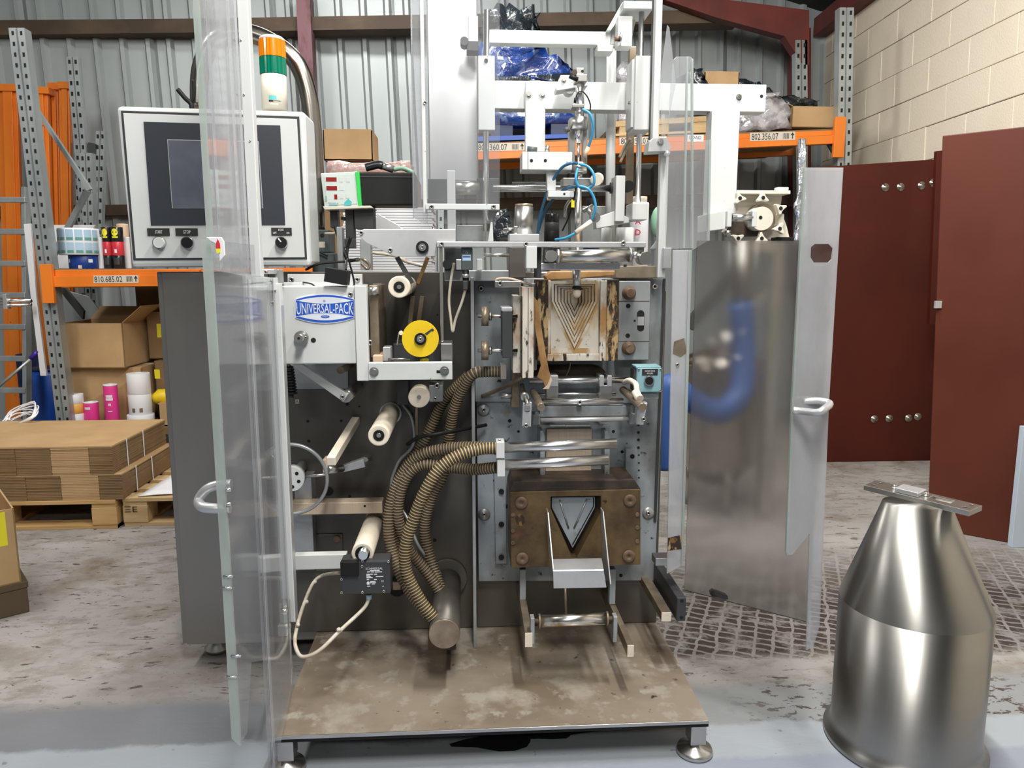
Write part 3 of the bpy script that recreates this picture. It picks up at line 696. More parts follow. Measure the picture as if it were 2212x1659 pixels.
t, c, r, h = vroll('film_roll', 'tall pink printed roll between the short pink and the white rolls', 223, 252, 830, 4.74, LS1, ((0, .97, 'pink'), (.97, 1, 'paper')), G, 'paper')
for k, (q0, q1, w_) in enumerate(((.70, .76, .45), (.63, .69, .5), (.51, .56, .2), (.36, .38, .3))): stick(t, c, r, LS1+h*q0, LS1+h*q1, .15-w_, .15+w_, 'paper', 'print')
t, c, r, h = vroll('film_roll', 'wide white roll lying flat under the tall white roll', 276, 332, 894, 4.74, LS1, ((0, 1, 'paper'),), G)
zz = LS1+h
t, c, r, h = vroll('film_roll', 'tall white roll wrapped in film, tallest of the rolls', 274, 322, 806, 4.74, zz, ((0, .5, 'paper'), (.5, 1, 'paper')), G, 'paper')
for a in (-.35, .3): stick(t, c, r, zz+h*.08, zz+h*.18, a, a+.28, 'bronze', 'print')
o = MB().ball(u(352, 858, 4.8), .075, .05, .052, 14, 8, jit=.09).build('yellow_bag', 'yellow', None, 0); tag(o, 'crumpled yellow bag beside the steel cabinet above a small carton', 'bag')
carton('carton', 'small carton under the yellow bag, beside the white rolls', X(334, 4.72), X(376, 4.72), 4.71, 4.95, LS1, Z(874, 4.72), 0)

# flat cartons on pallets
def pallet(lab, x0, x1, y0, y1, h, m_, mark=None):
    t = thing('pallet', lab, 'pallet', ((x0+x1)/2, y0, 0)); L = y1-y0; Wd = x1-x0
    tk = .02
    for k in range(5):
        ya = y0+(L-.10)*k/4
        MB().box(x0, x1, ya, ya+.10, h-tk, h).build('board', m_, t, .002)
    for k in range(3):
        xa = x0+(Wd-.12)*k/2
        MB().box(xa, xa+.12, y0+.005, y1-.005, h-2*tk, h-tk).build('stringer', m_, t, .002)
        MB().box(xa, xa+.12, y0+.005, y1-.005, 0, tk).build('bottom_board', m_, t, .002)
        for j in range(3):
            ya = y0+.002+(L-.134)*j/2
            MB().box(xa-.002, xa+.122, ya, ya+.13, tk, h-2*tk).build('block', m_, t, .003)
    MB().box(x0, x1, y0+.006, y0+.10, 0, tk).build('bottom_board', m_, t, .002)
    return t
PY = 3.78; ph = .152
xr = u(250, 1100, PY).x
pallet('wooden pallet under the stack of flat cartons', xr-1.2, xr, PY, PY+.8, ph, 'pallet')
p2 = pallet('pale wooden pallet with a white sheet, beside the steel cabinet', u(259, 1100, PY).x, u(259, 1100, PY).x+1.2, PY+.03, PY+.80, ph, 'palletpale')
text('ΞE', (283, 1100), PY+.03, 13, 'ink', p2, 26)
o = MB(); V = []
for i in range(9):
    for j in range(7):
        q = u(286+i*16, 1055, PY+.12); fx, fy = i/8, j/6
        V.append((u(288, 1050, PY).x+.05*fy+fx*.34, PY+.04+fy*.52+.05*fx, ph+.006+.012*abs(math.sin(fx*5+fy*2))*(.4+fy)))
o.add(V, [(i*7+j, (i+1)*7+j, (i+1)*7+j+1, i*7+j+1) for i in range(8) for j in range(6)], 0, True)
o = o.build('paper_sheet', 'paper', None); s_ = o.modifiers.new('thick', 'SOLIDIFY'); s_.thickness = .003
tag(o, 'wrinkled white sheet lying on the pale pallet', 'sheet')
def bundle(lab, x0, x1, y0, y1, z0, z1, n):
    t = thing('flat_carton_bundle', lab, 'cartons', ((x0+x1)/2, y0, z0), 'bundles of flat cartons on the pallet')
    bands = [(x0, x1-.47, 'carddark'), (x1-.47, x1-.30, 'carddark'), (x1-.30, x1-.115, 'card'), (x1-.115, x1, 'carddark')]
    hh = (z1-z0)/n
    for a, b, m_ in bands:       # the folded flaps of the sheets, seen edge on
        q = MB()
        for k in range(n-1):
            e = random.uniform(0, .004); q.box(a+.001, b-.001, y0+e, y0+.09, z0+k*hh+.0006, z0+(k+1)*hh-.0006)
        q.build('folded_edges', m_, t, kind='stuff')
    q = MB()
    for k in range(n-1):
        e = random.uniform(0, .004); q.box(x0, x1-e-.001, y0+.091, y1, z0+k*hh+.0006, z0+(k+1)*hh-.0006)
    q.build('sheet_edges', 'carddark', t, kind='stuff')
    MB().box(x0, x1, y0, y1, z1-hh, z1).build('top_sheet', 'card', t, .001)
    for xs in (x1-.72, x1-.62): MB().box(xs, xs+.006, y0-.003, y0-.0005, z0, z1).build('strap', 'paper', t)
    for ys in (y0+.16, y0+.36): MB().box(x1+.0005, x1+.003, ys, ys+.007, z0, z1).build('strap', 'paper', t)
zt = u(240, 963, PY).z
xa = u(243, 990, PY).x
bundle('upper bundle of flat brown cartons, strapped, on the pallet', xa-1.25, xa, PY, PY+.68, .288, zt, 16)
bundle('lower bundle of flat brown cartons, lying on the pallet boards', xa-1.25, xa+.035, PY+.005, PY+.69, ph+.001, .287, 16)
o = MB()
for k in range(9):
    a = random.uniform(-.2, .5); o.tube(cr([u(-10+random.uniform(0, 30), 920-random.uniform(0, 12), 4.45), u(30+random.uniform(-8, 8), 895+random.uniform(-10, 10), 4.5), u(70+random.uniform(-5, 12), 875+random.uniform(-8, 22), 4.5), u(74+random.uniform(-8, 2), 900, 4.4), u(40, 915, 4.4)], 5), .004, 6)
o = o.build('strap_bundle', 'paper', None, kind='stuff'); tag(o, 'loose white strapping coil lying behind the flat cartons', 'strapping')
# carton at the left border on its own dark pallet
cc = g(47, 1322); RT = .66
t = thing('pallet', 'dark weathered pallet foot at the left border under the single carton', 'pallet', (cc.x+.03, cc.y, 0))
for j in (0, .40): MB().box(cc.x-.10, cc.x+.03, cc.y+j, cc.y+j+.13, .0, .10).build('block', 'palletdark', t, .004)
MB().box(cc.x-.67, cc.x+.034, cc.y-.004, cc.y+.55, .10, .125).build('board', 'palletdark', t, .003)
t.rotation_euler.z = RT
zt = u(20, 1096, cc.y).z
cs, sn = math.cos(RT), math.sin(RT); ox, oy = -.30, .235
cx_, cy_ = cc.x+.035+ox*cs-oy*sn, cc.y-.03*sn+ox*sn+oy*cs
carton('carton', 'single carton with a yellow label at the left border in the foreground', cx_-.29, cx_+.29, cy_-.22, cy_+.22, .126, zt, RT, ((.205, .155, .055, .13),), (), 'carton by the left border')

# ------------------------------------------------------------------ load on the right rack
t = thing('wrapped_load', 'tall load in blue and dark stretch film on the right rack', 'load', u(1130, 300, RY+.3))
def lump(pts, Y, th, m_, name, par, jit=.035, sub=2, s=1):
    """bulging film-wrapped body with the given outline"""
    import bmesh
    b = MB().PL(pts, Y, th); o = b.build(name, m_, par)
    bm = bmesh.new(); bm.from_mesh(o.data)
    bmesh.ops.triangulate(bm, faces=bm.faces)
    bmesh.ops.subdivide_edges(bm, edges=bm.edges, cuts=3, use_grid_fill=True)
    for v in bm.verts: v.co += Vector((random.uniform(-1, 1), random.uniform(-1, 1), random.uniform(-1, 1)))*jit
    for f in bm.faces: f.smooth = s
    bm.to_mesh(o.data); bm.free(); return o
lump([(1050, 30), (1085, 12), (1135, 14), (1158, 30), (1168, 62), (1150, 90), (1060, 90)], RY+.1, .5, 'wrapdark', 'film_top', t)
lump([(1040, 88), (1160, 88), (1180, 110), (1240, 152), (1235, 172), (1090, 185), (1020, 200)], RY+.05, .6, 'wrapblue', 'film_wrap', t)
lump([(1010, 168), (1240, 158), (1240, 205), (1010, 214)], RY+.03, .6, 'wrapdark', 'carton_layer', t, .008)
lump([(1000, 205), (1252, 200), (1256, 262), (1000, 272)], RY+.02, .7, 'wrapblue', 'film_skirt', t, .012)
for a, b in ((1060, 1108), (1190, 1238)): rb('pallet_block', 'navy', a, 262, b, 296, RY+.03, .6, t)
pl('pallet_board', 'drumblue', [(990, 296), (1262, 288), (1262, 297), (990, 307)], RY+.02, .7, t)
t = thing('pallet', 'wooden pallet on the orange beam, half hidden by the chrome rods', 'pallet', u(1430, 296, RY+.1), )
pl('board', 'palletpale', [(1330, 262), (1534, 250), (1534, 262), (1330, 274)], RY+.04, .8, t)
pl('board', 'palletpale', [(1330, 289), (1534, 281), (1534, 286), (1330, 294)], RY+.04, .8, t)
for a, b in ((1338, 1362), (1418, 1445), (1496, 1530)): rb('block', 'palletpale', a, 262-(a-1330)*.055, b, 296-(a-1330)*.055, RY+.045, .7, t)
b = MB().R(1336, 180, 1440, 264, RY+.08, .6).build('wrapped_carton', 'wrapclear', None, .02); tag(b, 'carton in shiny clear film on the middle of the right rack', 'load')
o = MB().ball(u(1354, 165, RY+.1), .09, .09, .10, 14, 8, jit=.1).build('film_bag', 'wrapclear', None); tag(o, 'clear film bag seen left of the white carriage on the rack', 'bag')
carton('carton', 'brown carton on the right rack behind the long white beam', u(1522, 170, RY+.2).x, u(1597, 170, RY+.2).x, RY+.2, RY+.6, u(1560, 281, RY+.2).z, u(1560, 156, RY+.2).z, 0, (), 'closed', 'cartons on the right rack')
o = lump([(1490, 150), (1515, 150), (1530, 180), (1534, 255), (1480, 258)], RY+.1, .4, 'wrapdark', 'dark_bag', None, .02); tag(o, 'dark film bag just right of the clear guard strip on the rack', 'bag')
o = lump([(1600, 240), (1640, 214), (1670, 196), (1700, 216), (1712, 276), (1600, 281)], RY+.03, .35, 'wrapclear', 'film_bag', None, .022); tag(o, 'crumpled clear film bag above the label 802.356.07', 'bag')
o = lump([(1596, 172), (1640, 180), (1690, 206), (1770, 214), (1768, 226), (1700, 232), (1650, 222), (1600, 215)], RY+.55, .25, 'wrapdark', 'film_heap', None, .018); tag(o, 'grey heap of film lying on the open carton by the rack upright', 'film')
carton('open_carton', 'open carton lying at the right end of the orange beam', u(1706, 260, RY+.1).x, u(1798, 260, RY+.1).x, RY+.08, RY+.5, u(1750, 278, RY+.1).z+.005, u(1750, 231, RY+.1).z, .03, (), (('l', .3), ('r', .2)), 'cartons on the right rack')
o = lump([(1726, 300), (1742, 300), (1742, 420), (1744, 520), (1716, 520), (1724, 470), (1716, 450), (1726, 410)], RY-.055, .02, 'silverbag', 'film_sheet', None, .006)
tag(o, 'white and silver film sheet hanging beside the right guard flange', 'film')

# ------------------------------------------------------------------ behind the machine
t = thing('mixing_tank', 'round stainless tank seen blurred through the right guard door', 'tank', (g(1545, 1095).x, 3.95, 0))
c = Vector((g(1545, 1095).x, 3.95, 0))
MB().lathe([(.10, .20), (.205, .34), (.205, 1.0), (.215, 1.0), (.215, 1.03), (.19, 1.06), (.06, 1.10)], c, (0, 0, .80), 40).build('body', 'armsteel', t)
for k in range(3):
    a = k*2.094+.6; MB().cyl(c+Vector((.15*math.cos(a), .15*math.sin(a), 0)), c+Vector((.15*math.cos(a), .15*math.sin(a), .28)), .018, None, 14).build('leg', 'steel', t)
pz = u(1602, 660, 3.9)
MB().cyl(c+Vector((.03, 0, .85)), c+Vector((.03, 0, .97)), .04).build('outlet', 'steel', t)
h_ = MB().tube(cr([u(1600, 655, 3.6), u(1606, 760, 3.6), u(1598, 850, 3.55), u(1556, 890, 3.5), u(1500, 870, 3.5), u(1452, 832, 3.5), u(1437, 860, 3.5), u(1436, 930, 3.5), u(1444, 1010, 3.5)], 10), .058, 18).build('blue_hose', 'hoseblue', None)
tag(h_, 'thick blue hose in a U-bend behind the right guard door', 'hose')
t = thing('pipe_frame', 'stainless standpipe with diagonal struts behind the right guard door', 'frame', (u(1604, 600, 3.6).x, 3.7, 0))
x_ = u(1602, 600, 3.6).x
MB().cyl((x_, 3.6, u(1602, 655, 3.6).z), (x_, 3.6, 1.45), .042).build('pipe', 'brushed', t)
MB().bar(u(1486, 705, 4.3), u(1616, 560, 4.3), .04, .07).build('strut', 'charcoal', t)
MB().bar(u(1486, 800, 4.25), u(1690, 590, 4.25), .04, .05).build('strut', 'steel', t)
MB().box(x_+.20, x_+.26, 3.72, 3.78, 0, 1.5).build('column', 'steel', t)
MB().bar((x_, 3.66, 1.42), (x_+.26, 3.76, 1.42), .05, .05).build('bracket', 'steel', t)
# paper and bags between machine and wall
t = thing('paper_stack', 'stack of white printed paper behind the machine, under the grey motor', 'paper', (u(830, 560, 3.3).x, 3.3, 0))
zb = u(830, 600, 3.3).z
for k in range(26):
    z = zb+.001+k*.0115; dx = random.uniform(-.008, .008)
    MB().box(u(742, 560, 3.3).x+dx, u(935, 560, 3.3).x+dx, 3.3, 3.6, z, z+.0095).build('ream', 'paper', t)
MB().box(u(736, 560, 3.3).x, u(940, 560, 3.3).x, 3.29, 3.65, 0, zb-.001).build('crate', 'card', t)
o = lump([(838, 438), (890, 440), (940, 500), (930, 520), (850, 505)], 3.4, .1, 'silverbag', 'silver_bag', None, .012); tag(o, 'silver foil bag lying on the paper stack behind the machine', 'bag')
o = pl('grey_flap', 'alu', [(803, 487), (817, 462), (860, 486), (872, 497), (810, 497)], 3.25, .01, None); tag(o, 'thin grey metal flap sticking up behind the tapered bracket', 'flap')
carton('carton', 'taped carton on the pink wrapped bundle above the grey control unit', u(698, 300, 4.78).x, u(804, 300, 4.78).x, 4.78, 5.1, u(750, 346, 4.78).z, u(750, 281, 4.78).z, 0, (), 'closed', 'carton behind the machine')
o = lump([(706, 349), (812, 349), (886, 346), (888, 374), (706, 374)], 4.75, .35, 'wrappink', 'wrapped_bundle', None, .008); tag(o, 'bundle in pinkish clear film under the taped carton', 'bundle')
MB().box(u(690, 376, 4.68).x, u(900, 376, 4.68).x, 4.68, 5.15, 0, u(800, 380, 4.68).z).build('stand', 'carddark', None, .003, label='dark tall crate behind the grey control unit carrying the wrapped bundle', category='crate')

V = []; cs_ = g(1110, 1612)
for k in range(40):
    a = k*.15708; r_ = 1+.35*math.sin(3*a+1)+.2*math.sin(7*a)
    V.append((cs_.x+.20*r_*math.cos(a), cs_.y+.055+.055*r_*math.sin(a), .0006))
o = MB().prism(V, (0, 0, .0008)).build('oil_puddle', 'blackgloss', None); tag(o, 'black oil puddle on the floor under the front edge of the base plate', 'puddle')
# ------------------------------------------------------------------ the sachet packing machine
YP = 2.39
M = thing('packaging_machine', 'large white and stainless sachet packing machine in the middle, clear guard doors open', 'machine', (u(1000, 1360, YP).x, 2.5, 0))
XL, XR = u(366, 990, YP).x, u(1424, 930, YP).x
ZB, ZT = u(415, 1390, YP).z, u(900, 587, YP).z
cab = MB().box(XL, XR, YP, 3.02, ZB, ZT).build('cabinet', 'cabinet', M, .004)
MB().box(XL+.018, u(600, 990, YP).x, YP-.008, YP-.001, ZB, ZT-.002).build('cabinet_door', 'cabinet', cab, .002)
MB().box(u(604, 990, YP).x, u(1022, 990, YP).x, YP-.012, YP-.001, .112, ZT-.001).build('front_panel', 'darkpanel', cab, .002)
MB().box(u(1028, 990, YP).x, u(1420, 1200, YP).x, YP-.012, YP-.001, .112, ZT-.06).build('front_panel', 'darkpanel', cab, .002)
for x in (XL+.08, XR-.08):
    for y in (YP+.1, 2.92): MB().lathe([(.04, 0), (.045, .2), (.02, .5), (.02, 1)], (x, y, 0), (0, 0, ZB), 18).build('foot', 'steel', M)
# base plate
z0 = .11; fr = g(1535, 1562, z0); fl = g(594, 1586, z0); yf = (fr.y+fl.y)/2
bp = MB().box(fl.x, fr.x, yf, YP-.002, z0-.006, z0).build('base_plate', 'baseplate', M, .001)
MB().box(fl.x, fr.x, yf-.001, yf+.003, z0-.009, z0+.0005).build('front_lip', 'steel', bp, .001)
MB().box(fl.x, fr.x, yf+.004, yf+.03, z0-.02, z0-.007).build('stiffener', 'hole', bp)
for x in (fr.x-.046, fl.x+.004):
    for y in (yf+.006, YP-.1):
        lg = MB().box(x, x+.042, y, y+.05, .034, z0-.006).build('leg', 'steel', bp, .002)
        MB().lathe([(.047, 0), (.05, .15), (.046, .5), (.016, .7), (.012, 1)], (x+.018, y+.022, 0), (0, 0, .034), 26).build('foot', 'steel', lg)
for p, r in (((665, 910), 3), ((737, 909), 3), ((667, 953), 3.2), ((755, 1072), 3.2), ((820, 1077), 3.5), ((750, 873), 3.5), ((776, 878), 2), ((790, 681), 2.5), ((908, 680), 2), ((945, 680), 2), ((710, 1061), 10), ((939, 1167), 4)):
    hole(p, YP-.013, r, cab, 'hole')
o = rb('letter_tag', 'labelpaper', 638, 863, 646, 872, YP-.014, .001, cab, 0); text('A', (642, 867.5), YP-.0145, 6.5, 'ink', o)

# guard post, feeder box, maker's plate
gp = rb('guard_post', 'white', 591, 612, 621, 1345, 1.97, .03, M)
rb('post_edge', 'alu', 621, 660, 623, 1345, 1.972, .03, gp, 0)
rb('post_head', 'greyplate', 593, 582, 603, 614, 1.99, .05, gp); bolt((588, 655), 1.97, 5, gp)
rb('hinge_block', 'white', 560, 600, 592, 628, 1.95, .05, gp); rb('hinge_base', 'charcoal', 566, 628, 590, 633, 1.95, .05, gp); bolt((586, 608), 1.95, 3.5, gp)
rb('hinge_arm', 'alu', 568, 581, 592, 592, 1.96, .03, gp); bolt((574, 588), 1.96, 4, gp)
rb('lower_hinge', 'steel', 604, 1304, 622, 1358, 1.94, .04, gp); rb('hinge_block', 'white', 600, 1352, 620, 1375, 1.93, .05, gp); cy('hinge_pin', 'chrome', (607, 1321), 1.93, (622, 1321), 1.93, 7, gp)
YB = 2.05
fb = MB().R(608, 618, 767, 786, YB, .30).build('feeder_box', 'white', M, .003)
rb('corner_strip', 'white', 768, 617, 794, 823, YB-.012, .03, fb)
rb('side_plate', 'bronze', 799, 616, 818, 772, YB+.06, .2, fb); rb('side_plate', 'darkpanel', 806, 612, 827, 760, 2.30, .06, fb)
cy('shaft', 'steel', (797, 630), YB+.05, (818, 628), YB+.05, 10, fb); bolt((799, 740), YB+.03, 6, fb)
rb('rear_plate', 'white', 621, 592, 782, 622, 2.34, .03, fb); rb('top_plate', 'white', 612, 610, 728, 622, 2.2, .02, fb)
for p in ((630, 604), (772, 604)): bolt(p, 2.34, 5.5, fb)
bolt((757, 636), YB, 5, fb); hole((677, 735), YB, 5.5, fb); bolt((677, 735), YB+.008, 5.5, fb)
fc('knob_disc', 'steel', (650, 730), YB-.012, .012, 15, fb); o = fc('knob', 'steel', (645, 731), YB-.05, .045, 8.5, fb); fc('knob_bore', 'hole', (645, 731), YB-.0505, .002, 3, o, 12); bolt((660, 729), YB-.013, 3, fb)
pl('position_sensor', 'black', [(703, 577), (752, 585), (749, 617), (699, 608)], 2.03, .05, fb)
tb('sensor_cable', 'black', [(747, 583, 2.05), (752, 560, 2.1), (765, 610, 2.12), (760, 620, 2.2)], 2.2, fb)
tb('sensor_cable', 'black', [(655, 610, 2.2), (672, 613, 2.1), (682, 620, 2.06)], 1.6, fb)
def arc(x0, x1, ye, ym, n=14): return [(x0+(x1-x0)*k/n, ye+(ym-ye)*(1-(2*k/n-1)**2)) for k in range(n+1)]
lp = pl('maker_plate', 'logowhite', arc(638, 765.5, 646, 635.5)+arc(765.5, 638, 687, 699), YB-.003, .003, fb, 0)
pl('plate_field', 'logoblue', arc(639, 764.5, 647, 637)+arc(764.5, 639, 686, 697), YB-.0036, .0006, lp, 0)
pl('plate_lens', 'logowhite', arc(647, 757, 648.5, 641.5)+arc(757, 647, 649.5, 655), YB-.0042, .0006, lp, 0)
pl('plate_lens', 'logowhite', arc(647, 757, 683, 677)+arc(757, 647, 684, 692), YB-.0042, .0006, lp, 0)
pl('plate_line', 'logowhite', arc(639, 764.5, 647.8, 655)+arc(764.5, 639, 648.8, 656), YB-.0044, .0006, lp, 0)
pl('plate_line', 'logowhite', arc(639, 764.5, 685, 677.5)+arc(764.5, 639, 684, 676.5), YB-.0044, .0006, lp, 0)
t = text('UNIVERSAL-PACK', (702, 666.5), YB-.005, 19.5, 'logowhite', lp, 121, bold=.006)
hw = max(abs(v.co.x) for v in t.data.vertices)
for v in t.data.vertices: v.co.z *= 1+.4*(v.co.x/hw)**2; v.co.x *= 1.0
pl('plate_oval', 'logoblue', [(702.5+9.5*math.cos(a*.314), 684+3*math.sin(a*.314)) for a in range(20)], YB-.0048, .0005, lp, 0)
text('ITALY', (702.5, 684), YB-.0054, 2.8, 'logowhite', lp, 11); text('®', (700.5, 650), YB-.005, 5, 'logoblue', lp)
for p in ((641.5, 665.5), (762, 665.5)): bolt(p, YB-.004, 2, lp, name='rivet')

# film path: bar, disc, rollers, reel
bb = rb('film_bar', 'white_worn', 796, 783, 977, 821, 2.03, .022, M)
for p in ((808, 803), (960, 801)): bolt(p, 2.03, 8, bb, hexa=True)
pl('slot', 'hole', [(943, 800), (953, 800), (953, 806), (943, 806)], 2.0295, .002, bb, 0)
rb('carriage', 'charcoal', 850, 742, 958, 783, 2.20, .12, bb); rb('slide_block', 'alu', 827, 750, 844, 780, 2.10, .05, bb); rb('slide_block', 'steel', 952, 742, 977, 783, 2.08, .1, bb); rb('slide_foot', 'beigetube', 805, 768, 826, 783, 2.08, .1, bb)
cy('slide_rod', 'steel', (838, 776), 2.09, (886, 776), 2.09, 3, bb); rb('tag', 'stickeryellow', 907, 775, 926, 782, 2.09, .004, bb)
tb('wire', 'cable', [(858, 745, 2.1), (862, 720, 2.08), (868, 715, 2.08)], 1.5, bb); fc('wire_end', 'ivory', (866, 720), 2.07, .02, 4, bb)
yd = fc('yellow_disc', 'yellow', (908, 732), 2.06, .012, 39.5, M, 48)
fc('disc_spacer', 'charcoal', (910, 732), 2.072, .28, 16, yd); fc('disc_seal', 'blackgloss', (908, 732.5), 2.052, .01, 13, yd); fc('disc_hub', 'chrome', (908, 732.5), 2.046, .012, 8, yd); bolt((908, 732.5), 2.046, 4, yd)
pl('slot', 'charcoal', [(917, 721), (934, 709), (938, 713), (935, 716), (932, 715), (922, 724)], 2.0592, .001, yd, 0)
def roller(p, Y, r, m='ivory', Yb=2.375, cap=12, hubm='black', fl=None):
    c = u(*p, Y); s = sc(*p, Y)*r
    o = MB().lathe([(s*.55, .012), (s*.9, 0), (s, .004), (s, 1)], c, (0, Yb-Y, 0), 36).build('guide_roller', m, M)
    fc('hub', hubm, p, Y+.001, .02, cap, o); fc('axle', 'steel', p, Y-.004, .012, cap*.4, o, 16)
    if fl: MB().cyl((c.x, YP-.025, c.z), (c.x, YP-.012, c.z), s*1.2).build('flange', 'steel', o)
    return o
roller((862, 620), 2.10, 23.5); roller((818, 941), 2.04, 23, fl=1); roller((905, 858), 2.14, 23, Yb=2.19, cap=11)
r4 = roller((783, 1196), 2.05, 23.5, cap=16); fc('shaft', 'chrome', (784, 1200), 2.02, .1, 10, r4)
rb('roller_bracket', 'greyplate', 927, 832, 957, 868, 2.28, .1, M); bolt((944, 833), 2.28, 6, M); bolt((940, 861), 2.28, 4, M)
rb('roller_support', 'charcoal', 857, 822, 882, 875, 2.31, .07, M)
rb('hanger_rod', 'bronze', 897, 880, 903, 940, 2.3, .02, M); rb('rear_shield', 'greyplate', 632, 786, 752, 840, 2.372, .006, M)
ar = pl('dancer_arm', 'white_worn', [(626, 787), (652, 787), (752, 852), (741, 868)], 2.12, .02, M); cy('dancer_roller', 'steel', (747, 857), 2.14, (772, 836), YP-.02, 13, ar); bolt((740, 857), 2.12, 5, ar); cy('dancer_shaft', 'bronze', (735, 800), 2.2, (757, 790), 2.36, 8, ar)
P = []
for k in range(70): a = k*.9; c = u(617+k*.12, 792+k*.9, 2.2); P.append(c+Vector((.020*math.cos(a), .02*math.sin(a), 0)))
MB().tube(P, .0042, 7).build('coil_cable', 'blackgloss', M)
MB().bar(u(715, 997, 2.02), u(769, 908, 2.37), .024, .024).build('turning_bar', 'ivory', M, .002)
sb = pl('sensor_bar', 'alu', [(735, 1009), (785, 991), (789, 1009), (739, 1021)], 2.28, .03, M); rb('sensor_block', 'beigetube', 697, 993, 708, 1022, 2.2, .05, sb)
cy('knob', 'steel', (706, 1015), 2.2, (738, 1012), 2.26, 9, sb); cy('stub', 'chrome', (789, 993), 2.3, (801, 991), 2.36, 5, sb)
c = u(629, 1035, 2.20); s = sc(629, 1035, 2.20)
reel = MB().tube([c+Vector((77*s*math.cos(k*.0982), 0, 77*s*math.sin(k*.0982))) for k in range(64)], .0055, 10, closed=True).build('reel_ring', 'greyplate', M)
fc('reel_hub', 'white_worn', (629, 1035), 2.19, .03, 27, reel, 36)
for a in (.3, 1.4, 2.4, 3.5, 4.4, 5.5): hole((629+17*math.cos(a), 1035+17*math.sin(a)), 2.19, 4, reel, 'slot')
for a in (.12, 2.2, 4.3): MB().cyl(c+Vector((26*s*math.cos(a), .01, 26*s*math.sin(a))), c+Vector((76*s*math.cos(a), 0, 76*s*math.sin(a))), .0045, None, 10).build('spoke', 'steel', reel)
fc('reel_axle', 'greyplate', (629, 1035), 2.22, .17, 12, reel)
rb('reel_plate', 'greyplate', 636, 1030, 673, 1086, 2.31, .07, M); rb('cross_bar', 'beigeplate', 628, 1086, 826, 1111, 2.27, .05, M); hole((788, 1093), 2.27, 2.5, M)
rb('reel_column', 'greyplate', 634, 1112, 677, 1232, 2.33, .05, M); o = rb('access_plate', 'darkpanel', 680, 1154, 741, 1235, 2.372, .008, M); fc('rust_bolt', 'rustbolt', (727, 1165), 2.365, .01, 7, o)
rb('switch_arm', 'white', 634, 1199, 748, 1230, 2.08, .03, M)
sw = rb('safety_switch', 'charcoal', 736, 1212, 843, 1284, 2.03, .06, M, .004)
rb('actuator_head', 'black', 735, 1214, 774, 1246, 2.022, .02, sw); rb('actuator_slot', 'hole', 745, 1216, 768, 1220, 2.0215, .002, sw, 0)
for p in ((738, 1251), (738, 1280), (783, 1279), (829, 1277), (782, 1223), (839, 1213), (783, 1212)): bolt(p, 2.03, 2.8, sw)
text('SCHMERSAL', (808.5, 1228), 2.03, 4.6, 'paper', sw, 37); pb = MB()
for y, spans in ((1232.3, ((799, 820),)), (1235.5, ((793, 800), (801.5, 808), (809.5, 825))), (1240.5, ((791.5, 806), (808.5, 814.5))), (1243, ((791.5, 799),)), (1245.5, ((791.5, 801), (812, 828))), (1248, ((791.5, 805),)), (1252, ((792, 797.5), (808, 814))), (1256.5, ((799, 811),)), (1259, ((792, 812),)), (1261.5, ((792, 800), (803, 810))), (1266.5, ((793, 800), (826, 829)))):
    for a, b in spans: pb.R(a, y-.8, b, y+.8, 2.0294, .0005)
pb.build('fine_print', 'paper', sw, kind='stuff'); pl('approval_mark', 'paper', [(792, 1259), (795, 1255), (798, 1259), (797, 1263), (793, 1263)], 2.0293, .0005, sw, 0)
text('CE', (826, 1255), 2.03, 4.5, 'paper', sw, 5.5)
cy('cable_gland', 'labelroll', (797, 1284), 2.06, (797, 1294), 2.06, 6, sw)
tb('switch_cable', 'cable', [(797, 1293, 2.06), (785, 1315, 2.04), (735, 1362, 1.98), (690, 1405, 1.94), (655, 1419, 1.93), (640, 1402, 1.95), (638, 1372, 2.0), (652, 1318, 2.12), (675, 1262, 2.25), (697, 1243, 2.30), (735, 1237, 2.1)], 4, sw)
for p in ((732, 1360, 1.975), (643, 1350, 2.03), (662, 1300, 2.16), (680, 1257, 2.26)): MB().ball(u(*p), .007, .007, .006, 10, 6).build('cable_tie', 'cable', sw)
fc('connector', 'black', (858, 1272), 2.33, .06, 18, M); rb('connector_face', 'bronze', 848, 1257, 866, 1275, 2.328, .01, M)

# divider fin and the blue-grey plates of the filling side
x_ = u(1023, 990, 2.26).x; MB().box(x_-.005, x_+.005, 2.24, YP-.013, z0+.001, u(1020, 600, 2.26).z).build('divider_fin', 'greyplate', M, .001)
bk = pl('mounting_plate', 'bluegrey', [(1026, 601), (1437, 602), (1431, 870), (1414, 1254), (1034, 1256)], 2.345, .03, M)
pl('edge_strip', 'charcoal', [(1433, 602), (1438, 602), (1418, 1128), (1412, 1128)], 2.340, .004, bk, 0)
pl('guide_strip', 'bluegrey', [(1067, 1000), (1092, 1000), (1095, 1218), (1071, 1218)], 2.325, .02, bk)
pl('upper_plate', 'bluegrey', [(1024, 604), (1120, 604), (1122, 868), (1027, 868)], 2.33, .015, bk)
pl('stop_plate', 'bluegrey', [(1352, 970), (1377, 969), (1376, 1048), (1351, 1048)], 2.32, .025, bk)
for p, r in (((1045, 885), 13), ((1046, 1111), 13), ((1400, 1108), 13)):
    c = u(*p, 2.345); q = r*sc(*p, 2.345)
    o = MB().lathe([(q, 0), (q, .4), (q*.75, .5), (q*.35, 1), (q*.3, 1)], c, (0, -.012, 0), 26).build('leveling_screw', 'greyplate', bk); bolt(p, 2.33, 4.5, o)
for p in ((1039, 623), (1414, 619)): bolt(p, 2.33, 6, bk)
